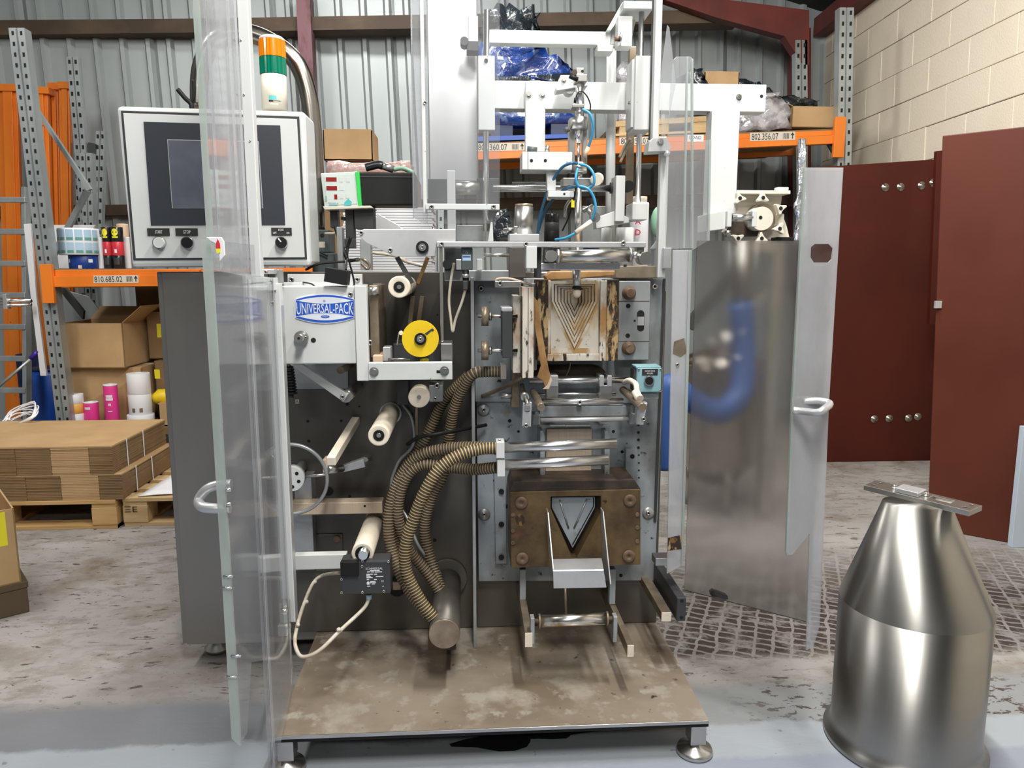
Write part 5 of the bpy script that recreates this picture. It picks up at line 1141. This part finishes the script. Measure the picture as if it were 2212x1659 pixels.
# ------------------------------------------------------------------ upper frame of the filling side
mb_ = rb('main_beam', 'white', 1036, 178, 1655, 238, 2.50, .06, M, .002); bolt((1596, 210), 2.5, 5, mb_, hexa=True); hole((1645, 208), 2.5, 3.5, mb_)
rb('top_bar', 'white', 1050, 66, 1319, 95, 2.48, .04, M)
tp = rb('top_block', 'white', 1347, 2, 1411, 19, 2.40, .12, M); pl('top_strut', 'white', [(1345, 4), (1354, 19), (1319, 66), (1310, 66)], 2.46, .05, tp); pl('top_gusset', 'white', [(1319, 66), (1353, 19), (1378, 19), (1364, 90), (1319, 96)], 2.50, .03, tp)
rb('bearing_block', 'white', 1335, 34, 1366, 100, 2.42, .05, tp); cy('bearing_nut', 'rustbolt', (1328, 84), 2.42, (1338, 84), 2.42, 5, tp); cy('bearing_washer', 'chrome', (1338, 84), 2.42, (1341, 84), 2.42, 14, tp); rb('bearing_foot', 'white', 1291, 96, 1325, 111, 2.46, .06, tp)
hp = rb('hanger_plate', 'white', 1135, 175, 1178, 328, 2.46, .03, M)
for p in ((1142, 204), (1172, 204)): bolt(p, 2.46, 5.5, hp, hexa=True)
for p in ((1150, 322),): cy('star_knob', 'greengrey', (1139, 322), 2.40, (1160, 324), 2.40, 6, hp)
cy('stub', 'steel', (1182, 315), 2.4, (1182, 330), 2.4, 5, hp)
wb = rb('holder_head', 'white_worn', 1128, 328, 1236, 367, 2.30, .10, M); rb('holder_line', 'charcoal', 1140, 328, 1141, 367, 2.2995, .001, wb, 0)
for p in ((1148, 347), (1178, 347)): hole(p, 2.3, 3.5, wb)
rb('holder_leg', 'white', 1182, 367, 1201, 412, 2.32, .04, wb); rb('holder_foot', 'white_worn', 1184, 412, 1240, 426, 2.30, .08, wb); hole((1219, 419), 2.3, 2.5, wb); cy('holder_pin', 'ivory', (1182, 430), 2.32, (1190, 430), 2.32, 3, wb)
br = pl('cylinder_bracket', 'white', [(1211, 162), (1268, 162), (1270, 185), (1203, 196), (1201, 190)], 2.40, .06, M); bolt((1218, 172), 2.40, 5, br, hexa=True); fc('bracket_boss', 'white', (1232, 190), 2.41, .05, 12, br)
vc = cy('dosing_cylinder', 'chrome', (1253, 178), 2.34, (1252, 226), 2.34, 9.5, M)
rb('clevis', 'steel', 1244, 146, 1262, 160, 2.325, .03, vc); hole((1258, 154), 2.325, 3, vc); rb('clevis_block', 'steel', 1243, 160, 1269, 176, 2.315, .05, vc); cy('clevis_pin', 'black', (1230, 164), 2.31, (1248, 172), 2.31, 5, vc); fc('clevis_cap', 'darkrust', (1241, 156), 2.31, .03, 6, vc)
rb('clamp_ring', 'steel', 1236, 224, 1262, 232, 2.32, .05, vc); cy('hex_nut', 'steel', (1252, 232), 2.34, (1251, 254), 2.34, 10, vc, n=6); cy('collar', 'steel', (1251, 255), 2.34, (1251, 280), 2.34, 19, vc); cy('piston_rod', 'chrome', (1251, 280), 2.34, (1250, 310), 2.34, 6, vc); cy('needle', 'steel', (1250, 310), 2.34, (1249, 352), 2.34, 3.5, vc)
for a, b in ((1229, 1243), (1259, 1269)): rb('yoke_side', 'steel', a, 256, b, 372, 2.36, .03, vc)
cy('lower_collar', 'steel', (1250, 352), 2.34, (1250, 374), 2.34, 18, vc); rb('valve_body', 'steel', 1216, 384, 1280, 401, 2.31, .07, vc); cy('valve_stem', 'steel', (1250, 374), 2.34, (1250, 386), 2.34, 8, vc)
cy('product_tube', 'chrome', (1249, 404), 2.31, (1248, 522), 2.31, 7.5, vc); cy('product_tube', 'chrome', (1247, 534), 2.19, (1246, 585), 2.19, 6, vc)
cy('tube_cap', 'ivory', (1288, 388), 2.30, (1292, 386), 2.36, 13, vc); rb('yellow_tag', 'stickeryellow', 1234, 431, 1241, 448, 2.3, .003, vc, 0)
tb('clamp_hook', 'steel', [(1231, 432, 2.4), (1222, 448, 2.4), (1220, 470, 2.4)], 3.5, vc); tb('sensor_lead', 'black', [(1243, 222, 2.33), (1246, 205, 2.32), (1256, 197, 2.32), (1268, 208, 2.32), (1275, 225, 2.33), (1275, 238, 2.36)], 1.4, vc); cy('sensor_head', 'black', (1243, 212), 2.325, (1242, 222), 2.325, 3, vc)
tb('sensor_lead', 'black', [(1248, 360, 2.31), (1246, 390, 2.29), (1240, 430, 2.3), (1228, 470, 2.34), (1215, 498, 2.38)], 1.8, vc); bx_ = cy('side_fitting', 'greengrey', (1220, 283), 2.34, (1228, 278), 2.34, 6, vc)
# blue air lines
for n_, pts in (('airhosedark', [(1161, 512, 2.4), (1166, 470, 2.38), (1185, 408, 2.34), (1210, 366, 2.3), (1232, 353, 2.28), (1247, 353, 2.29)]), ('airhose', [(1250, 354, 2.29), (1270, 360, 2.28), (1282, 376, 2.27), (1283, 395, 2.27), (1274, 405, 2.28), (1258, 407, 2.28), (1247, 398, 2.28), (1244, 382, 2.28), (1248, 364, 2.29)]),
                ('airhosedark', [(1161, 505, 2.42), (1178, 455, 2.4), (1200, 425, 2.36), (1222, 408, 2.32), (1250, 402, 2.28)]), ('airhose', [(1250, 402, 2.28), (1270, 408, 2.27), (1283, 428, 2.27), (1286, 452, 2.27), (1278, 476, 2.28)]), ('airhose', [(1199, 518, 2.3), (1222, 514, 2.28), (1246, 502, 2.27)]), ('airhose', [(1258, 236, 2.32), (1274, 246, 2.31), (1281, 268, 2.31), (1278, 295, 2.32), (1271, 318, 2.33)])):
    tb('air_line', n_, pts, 3, M)
cy('air_coupling', 'ivory', (1243, 503), 2.27, (1277, 478), 2.28, 5, M); cy('air_coupling', 'beigetube', (1271, 318), 2.33, (1262, 340), 2.33, 4.5, M)
lk = pl('lever_link', 'steel', [(1258, 452), (1280, 440), (1284, 444), (1264, 460)], 2.36, .02, M); cy('link_rod', 'steel', (1268, 448), 2.35, (1284, 470), 2.35, 6, lk); fc('link_ring', 'chrome', (1286, 470), 2.36, .02, 11, lk)
# columns, slide rods and blocks
cy('frame_column', 'white', (1321, 108), 2.62, (1317, 584), 2.62, 10.5, M); rb('toothed_rack', 'bronze', 1357, 100, 1371, 440, 2.66, .03, M)
cy('slide_rod', 'chrome', (1386, 19), 2.43, (1378, 445), 2.43, 6, M); cb = rb('carriage_block', 'white', 1372, 120, 1410, 281, 2.36, .10, M, .003); rb('carriage_side', 'white', 1364, 128, 1373, 275, 2.38, .08, cb); cy('carriage_pin', 'steel', (1356, 222), 2.4, (1368, 222), 2.4, 3, cb)
rb('rod_foot', 'white', 1366, 438, 1399, 475, 2.37, .1, M, .003)
bk_ = rb('slide_bracket', 'white', 1330, 379, 1350, 478, 2.40, .08, M); pl('slide_arm', 'white', [(1287, 470), (1330, 455), (1372, 478), (1288, 494)], 2.42, .06, bk_); cy('shaft_seal', 'charcoal', (1318, 406), 2.46, (1330, 406), 2.46, 12, bk_); fc('shaft_end', 'black', (1358, 402), 2.46, .03, 12, bk_)
xr('slide_shaft', 'chrome', 1065, 1326, 407, 2.46, 7.5, M); xr('dark_shaft', 'charcoal', 1106, 1240, 398, 2.52, 5, M)
for a, b in ((1299, 1322), (1331, 1369)): cy('support_post', 'white', ((a+b)/2, 492), 2.55, ((a+b)/2-2, 584), 2.55, (b-a)/2, M)
# right rail that carries the upper guard
gr_ = rb('guard_rail', 'white', 1414, -30, 1428, 300, 2.25, .03, M); rb('rail_edge', 'charcoal', 1408, -30, 1413, 300, 2.30, .02, gr_)
gs = pl('rail_bracket', 'alu', [(1403, 306), (1410, 298), (1440, 296), (1450, 318), (1446, 326), (1400, 328)], 2.24, .06, M); bolt((1426, 307), 2.24, 6, gs, hexa=True)
rb('guard_rail', 'white', 1424, 330, 1441, 600, 2.28, .03, M); cy('rail_pin', 'alu', (1437, 330), 2.23, (1445, 334), 2.23, 6, gs)
rb('rail_stop', 'alu', 1433, 535, 1450, 580, 2.26, .05, M)
for k in range(4): tb('grey_cable', 'galv', [(1432+k*2, 470, 2.42), (1424+k, 510, 2.42), (1404+k*3, 540, 2.42)], 1.6, M)
tb('strip_cable', 'cable', [(1362, 300, 2.6), (1352, 312, 2.62), (1338, 340, 2.62)], 3, M); tb('strip_cable', 'cable', [(1364, 306, 2.6), (1356, 316, 2.62), (1340, 350, 2.62)], 3, M)
# dosing head at the far right end of the beam
hc = rb('head_column', 'white', 1534, 238, 1594, 462, 2.48, .06, M); pl('column_arm', 'white', [(1531, 462), (1572, 453), (1572, 494), (1531, 499)], 2.44, .12, hc); rb('head_base', 'cream', 1592, 411, 1708, 419, 2.50, .08, hc)
hd = pl('rotor_plate', 'cream', [(1592, 419), (1690, 419), (1686, 450), (1700, 490), (1706, 515), (1600, 520), (1570, 500), (1594, 455)], 2.56, .06, hc)
fc('rotor_rim', 'bronze', (1648, 470), 2.52, .05, 30, hd, 40); ro = fc('rotor', 'cream', (1646, 472), 2.46, .07, 25, hd, 40); hole((1643, 470), 2.46, 4, ro)
for a, b in ((1571, 1581), (1625, 1635)): rb('fork_plate', 'white', a, 455, b, 490, 2.42, .04, hc)
xr('fork_rod', 'chrome', 1581, 1625, 470, 2.43, 7, hc); rb('gear_block', 'darkrust', 1578, 478, 1640, 510, 2.52, .04, hc)
for px, py, rot in ((1599, 428, .4), (1649, 427, 0), (1687, 450, .9), (1685, 494, -.4), (1595, 515, 1.05), (1646, 515, .1)):
    P = []
    for i in range(3):
        a = rot+1.5708+i*2.0944
        P += [(px+14*math.cos(a-.12), py-14*math.sin(a-.12)), (px+14*math.cos(a+.12), py-14*math.sin(a+.12)), (px+6.5*math.cos(a+1.047), py-6.5*math.sin(a+1.047))]
    o = pl('star_handle', 'cream', P, 2.46, .02, hd, .002); cc = u(px, py, 2.459); MB().cyl(cc, cc+Vector((0, .004, 0)), 4.5*sc(px, py, 2.46), None, 6).build('socket', 'hole', o)
cy('spindle', 'steel', (1572, 498), 2.5, (1572, 512), 2.5, 7, hd); rb('head_link', 'cream', 1682, 462, 1694, 488, 2.48, .03, hd); rb('head_screw', 'white', 1680, 404, 1704, 411, 2.52, .03, hd); rb('head_foot', 'black', 1678, 512, 1716, 520, 2.5, .05, hd)
# sample cup, tins and bottles on the cabinet top
cp_ = cy('sample_cup', 'steel', (1132, 447), 2.30, (1130, 508), 2.30, 20, M); cy('cup_rim', 'bronze', (1132, 441), 2.30, (1132, 448), 2.30, 19, cp_); rb('cup_base', 'alu', 1100, 505, 1165, 522, 2.26, .08, M); cy('cup_screw', 'steel', (1088, 496), 2.3, (1114, 494), 2.3, 3.5, cp_); rb('cup_clamp', 'steel', 1110, 488, 1146, 505, 2.28, .06, cp_)
def can(name, lab, x0, x1, top, Y, bands, cat):
    r = (u(x1, top, Y).x-u(x0, top, Y).x)/2; c = u((x0+x1)/2, top, Y); h = c.z-ZT; zc = ZT+.003; h -= .003; t = thing(name, lab, cat, (c.x, Y, zc))
    for a, b, m_, k_ in bands: MB().lathe([(r*k_*.97, 0), (r*k_, .03), (r*k_, .97), (r*k_*.97, 1)], (c.x, Y, zc+h*a), (0, 0, h*(b-a)), 28).build('band', m_, t)
    return t
can('glue_tin', 'black dripped tin with a narrow black neck, behind the steel cup', 1172, 1212, 462, 2.75, ((0, .28, 'blackgloss', 1), (.28, .5, 'charcoal', .96), (.5, .7, 'black', .82), (.7, .85, 'charcoal', .8), (.85, 1, 'blackgloss', .8)), 'tin')
can('spray_bottle', 'white bottle with blue bands behind the filling tube', 1261, 1296, 430, 2.85, ((0, .3, 'paper', 1), (.3, .48, 'logoblue', 1), (.48, .72, 'paper', 1), (.72, .82, 'logoblue', .98), (.82, 1, 'black', .7)), 'bottle')
t = can('white_canister', 'white canister with red letters behind the right slide rod', 1362, 1402, 425, 2.88, ((0, .92, 'paper', 1), (.92, 1, 'labelpaper', .8)), 'canister')
for y, ch_ in ((478, 'A'), (502, 'D')): text(ch_, (1378, y), 2.83, 13, 'rollred', t, bold=.02)
b = MB().ball(u(1422, 480, 2.9), .03, .03, .06, 12, 8).build('green_bottle', 'pale_green', None); tag(b, 'small green bottle behind the right guard rail', 'bottle')
o = lump([(1068, 470), (1092, 452), (1102, 480), (1108, 520), (1064, 522)], 2.8, .05, 'wrapdark', 'film_scrap', None, .008); tag(o, 'crumpled dark film scrap left of the steel cup', 'film')
pl('side_wedge', 'white', [(1060, 480), (1064, 480), (1066, 522), (1054, 522)], 2.4, .05, M)

# ------------------------------------------------------------------ clear upper guard over the film feed
ug = pl('film_guard', 'acrylic', [(921, -40), (1079, -40), (1080, 470), (1066, 483), (921, 483)], 2.12, .006, M, 0)
MB().prism([u(921, -40, 2.12), u(886, -40, 2.16), u(892, 470, 2.16), u(910, 483, 2.13), u(921, 483, 2.12)], (.004, .006, 0)).build('guard_bend', 'acrylic_hazy', ug)
MB().prism([u(886, -40, 2.16), u(892, 470, 2.16), u(892, 470, 2.42), u(886, -40, 2.42)], (.004, 0, 0)).build('guard_side', 'acrylic_hazy', ug)
rb('guard_strip', 'white', 910, -40, 918, 460, 2.11, .012, ug); bolt((918, 222), 2.11, 4, ug); sp = rb('guard_bar', 'white_worn', 919, 440, 1079, 453, 2.10, .015, ug)
for x in (932, 1066): bolt((x, 447), 2.10, 5, sp)
rb('guard_post', 'white', 966, 368, 984, 522, 2.2, .03, M); rb('guide_block', 'white', 1033, 120, 1069, 281, 2.42, .06, M); bolt((1050, 131), 2.42, 4, M, 'charcoal'); cy('slide_rod', 'chrome', (1051, 22), 2.44, (1049, 500), 2.44, 6.5, M)
fs = rb('film_spool_cover', 'silver_sheet', 928, -40, 1030, 385, 2.62, .12, M, .004) if 'silver_sheet' in MAT else rb('film_cover', 'satin', 924, -40, 1032, 392, 2.62, .12, M, .004)
rb('cover_block', 'alu', 1011, 34, 1033, 90, 2.5, .06, M); rb('block_foot', 'charcoal', 1008, 90, 1033, 110, 2.5, .06, M); fc('block_knob', 'charcoal', (1003, 88), 2.49, .05, 9, M)
xr('spool_shaft', 'steel', 985, 1036, 406, 2.46, 14, M); rb('spool_bearing', 'charcoal', 925, 386, 966, 440, 2.46, .1, M); rb('spool_bearing', 'charcoal', 1030, 385, 1078, 440, 2.56, .1, M)

# ------------------------------------------------------------------ open guard doors
def slab(name, m, pts, vec, par, bev=0): return MB().prism(pts, vec).build(name, m, par, bev)
ax, bx2 = -.492, -.444
zt = u(500, -60, 1.98).z+.35
zl = u(585, 600, 1.98).z
ld = slab('guard_door', 'acrylic_door', [(ax, 1.985, zl), (bx2, 1.56, zl+.01), (bx2, 1.56, .16), (ax+.003, 1.96, .16), (ax, 1.985, .30)], (-.006, 0, 0), M)
for y0 in (1.585, 1.94): 
    k_ = (1.985-y0)/(1.985-1.56); xx = ax+(bx2-ax)*k_
    slab('door_strip', 'acrylic_frost', [(xx+.001, y0, zl), (xx-.002, y0+.026, zl), (xx-.002, y0+.026, .2), (xx+.001, y0, .18)], (.0015, 0, 0), ld)
fx = u(466, 700, 1.55).x
zs = u(458, 518, 1.55).z
s2 = slab('handle_strip', 'acrylic_door', [(fx, 1.55, zs), (fx, 1.86, zs), (fx, 1.86, .30), (fx, 1.66, .40), (fx, 1.60, .26), (fx, 1.55, .27)], (-.010, 0, 0), ld)
slab('strip_edge', 'acrylic_edge', [(fx+.001, 1.545, zs), (fx-.017, 1.545, zs), (fx-.017, 1.545, .285), (fx+.001, 1.545, .265)], (0, .010, 0), s2)
rbx = rb('upper_frame_bar', 'white', 525, -60, 548, 598, 1.93, .03, M, .002); rb('bar_end', 'white', 547, 598, 571, 628, 1.93, .03, rbx)
for p in ((520, 87), (527, 205), (540, 305)): bolt(p, 1.93, 2.2, rbx)
xb = u(526, 300, 1.94).x
ud = slab('upper_door', 'acrylic_milky', [(fx+.004, 1.555, zt), (xb, 1.94, zt), (xb, 1.94, u(540, 598, 1.94).z), (fx+.004, 1.555, zs-.06)], (-.005, 0, 0), M)
slab('strip_edge', 'acrylic_edge', [(fx+.004, 1.55, zt), (fx-.008, 1.55, zt), (fx-.008, 1.55, zs), (fx+.004, 1.55, zs)], (0, .006, 0), ud)
for k_ in (.10, .62, .84): slab('upper_strip', 'acrylic_frost', [(fx+.005+(xb-fx)*k_, 1.555+.385*k_, zt), (fx+.005+(xb-fx)*(k_+.06), 1.555+.385*(k_+.06), zt), (fx+.005+(xb-fx)*(k_+.06), 1.555+.385*(k_+.06), zs-.05), (fx+.005+(xb-fx)*k_, 1.555+.385*k_, zs-.06)], (.001, 0, 0), ud)
tb('door_handle', 'alu', [(500, 1046, 1.60), (470, 1048, 1.60), (446, 1058, 1.60), (430, 1080, 1.60), (436, 1094, 1.57), (462, 1098, 1.56), (498, 1098, 1.56)], 11, s2, 14)
for y in (1058, 1089): cy('handle_screw', 'chrome', (484, y), 1.549, (500, y), 1.549, 4, s2)
rb('lower_bracket', 'steel', 1416, 1206, 1468, 1222, 2.14, .05, M)
for x, y in ((488, 1270), (507, 1417), (490, 1245), (498, 1462)): cy('strip_screw', 'chrome', (x-8, y), 1.545, (x+14, y), 1.545, 3, s2)
sk = pl('latch_tab', 'paper', [(445, 512), (478, 512), (484, 522), (486, 552), (474, 566), (472, 540), (464, 526), (452, 520)], 1.53, .004, s2); pl('warning_sticker', 'rollred', [(466, 527), (470, 516), (475, 526), (476, 537), (466, 537)], 1.529, .001, sk, 0); pl('warning_sticker', 'stickeryellow', [(466, 537), (476, 537), (476, 546), (468, 547)], 1.529, .001, sk, 0)

rd0, rd1 = u(1478, 1275, 2.10), u(1745, 1345, 1.90)
zb_ = rd0.z
A = (rd0.x, 2.10, 0); B = (rd1.x, 1.90, 0)
zt0, zt1 = u(1515, 520, 2.10).z, u(1738, 520, 1.90).z
rd = slab('guard_door', 'acrylic_blur', [(A[0], 2.10, zb_), (B[0], 1.90, rd1.z), (B[0], 1.90, zt1), (A[0], 2.10, zt0)], (.003, .006, 0), M)
fl_ = pl('door_flange', 'acrylic_frost', [(1740, 362), (1822, 362), (1791, 870), (1771, 1350), (1757, 1398), (1742, 1405), (1749, 1152), (1712, 1198), (1698, 1200), (1702, 1080), (1714, 870), (1726, 600)], 1.89, .006, rd, .001, [[(1752, 534), (1760, 527), (1792, 527), (1800, 536), (1797, 560), (1790, 567), (1758, 567), (1751, 556)]])
tb('door_handle', 'alu', [(1714, 886, 1.87), (1730, 888, 1.86), (1765, 891, 1.82), (1780, 884, 1.82), (1792, 872, 1.86), (1770, 866, 1.88), (1735, 867, 1.90)], 8, fl_, 14)
pl('flange_edge', 'acrylic_edge', [(1738, 362), (1742, 362), (1716, 870), (1702, 1195), (1698, 1195), (1711, 870)], 1.885, .01, fl_, 0)
rs = pl('hinge_strip', 'acrylic_frost', [(1454, 540), (1490, 540), (1486, 700), (1476, 1080), (1472, 1222), (1441, 1240), (1444, 1080), (1450, 760)], 2.10, .008, rd, .001)
pl('strip_edge', 'acrylic_edge', [(1488, 540), (1495, 540), (1480, 1080), (1476, 1222), (1472, 1222), (1475, 1080)], 2.095, .014, rs, 0)
pl('dirt_mark', 'charred', [(1443, 1162), (1474, 1155), (1473, 1186), (1442, 1190)], 2.099, .0005, rs, 0)
bolt((1463, 788), 2.10, 4, rs); pl('dirt_mark', 'bronze', [(1456, 738), (1478, 730), (1484, 762), (1470, 772), (1453, 764)], 2.0995, .0004, rs, 0)
us = pl('upper_strip', 'acrylic_hazy', [(1453, 130), (1462, 122), (1492, 122), (1498, 128), (1498, 536), (1438, 538), (1440, 330)], 2.12, .006, rd, .001)
pl('strip_edge', 'acrylic_edge', [(1484, 122), (1487, 122), (1480, 536), (1476, 536)], 2.118, .01, us, 0); pl('strip_edge', 'acrylic_edge', [(1494, 126), (1498, 128), (1498, 536), (1494, 536)], 2.118, .01, us, 0)
pl('corner_piece', 'acrylic_hazy', [(1442, 54), (1446, 60), (1460, 180), (1436, 300), (1430, 296), (1426, 180)], 2.2, .006, rd, 0)
pl('side_piece', 'acrylic_hazy', [(1499, 306), (1532, 302), (1530, 520), (1496, 540)], 2.14, .006, rd, 0); pl('strip_edge', 'acrylic_edge', [(1532, 302), (1537, 300), (1533, 520), (1529, 520)], 2.138, .01, rd, 0)
df = slab('door_foot', 'black', [u(1536, 1281, 2.05), u(1542, 1276, 2.05), u(1572, 1287, 2.03), u(1573, 1294, 2.03), u(1566, 1297, 2.03), u(1538, 1289, 2.05)], (0, .02, 0), rd)

# ------------------------------------------------------------------ stainless hopper in front
hg = g(1962, 1600); Yh = hg.y; kx = sc(1975, 1500, Yh)
hc_ = Vector((u(1958, 1500, Yh).x, Yh, 0))
R_ = 149*kx; zz = lambda y: u(1975, y, Yh-.02).z
zs_, zt_ = u(1975, 1345, Yh-R_*.6).z, u(1990, 1085, Yh).z
hp_ = thing('hopper_cone', 'stainless cone-topped hopper standing on the floor at the right', 'hopper', hc_)
MB().lathe([(R_*1.06, 0), (R_*1.08, .006/zs_), (R_*1.08, .018/zs_), (R_*1.015, .026/zs_), (R_*.985, .05/zs_), (R_*.985, 1.0)], hc_, (0, 0, zs_), 72).build('drum', 'brushed', hp_)
n = 72; V = []
ang_ = math.atan2(-.10, .23)
tx = u(1980, 1090, Yh)
for h_, rr in ((0, 0), (.06, .05), (1, 1)):
    for i in range(n):
        a = i*2*math.pi/n; bx_, by_ = math.cos(a), math.sin(a)
        tcx, tcy = (66*kx)*bx_, (48*kx)*by_
        cs, sn = math.cos(-.16), math.sin(-.16); tcx, tcy = tcx*cs-tcy*sn, tcx*sn+tcy*cs
        w_ = rr; V.append((hc_.x*(1-w_)+tx.x*w_+R_*.985*bx_*(1-w_)+tcx*w_, Yh+R_*.985*by_*(1-w_)+tcy*w_, zs_+(zt_-zs_)*h_))
MB().add(V, [(j*n+i, j*n+(i+1) % n, (j+1)*n+(i+1) % n, (j+1)*n+i) for j in (0, 1) for i in range(n)]+[tuple(range(2*n, 3*n))], 0, True).build('cone', 'brushed', hp_)
# outlet flange plate
pA, pB, pC, pD = g(1866, 1048, zt_+.012), g(1893, 1037, zt_+.012), g(2122, 1092, zt_+.012), g(2094, 1104, zt_+.012)
ctr = (pA+pB+pC+pD)/4
def on(sx, sy): return pA+(pD-pA)*sx+(pB-pA)*sy
def disc_hole(sx, sy, r): return [on(sx, sy)+Vector((r*math.cos(a*.5236), r*math.sin(a*.5236), 0)) for a in range(12)]
slot_ = [on(.60, .35), on(.80, .35), on(.80, .72), on(.60, .72)]
pf = MB().prism([pA, pD, pC, pB], (0, 0, -.014), [disc_hole(.055, .3, .006), disc_hole(.075, .75, .006), disc_hole(.93, .3, .006), disc_hole(.945, .75, .006), slot_]).build('outlet_flange', 'steel', hp_, .001)
MB().prism([on(.30, .1), on(.53, .1), on(.53, .8), on(.30, .8)], (0, 0, .012)).build('slide_gate', 'alu', pf, .002)
for s_ in (.25, .56): MB().cyl(on(s_, .5)+Vector((0, 0, .001)), on(s_, .5)+Vector((0, 0, .012)), .006).build('gate_screw', 'chrome', pf)
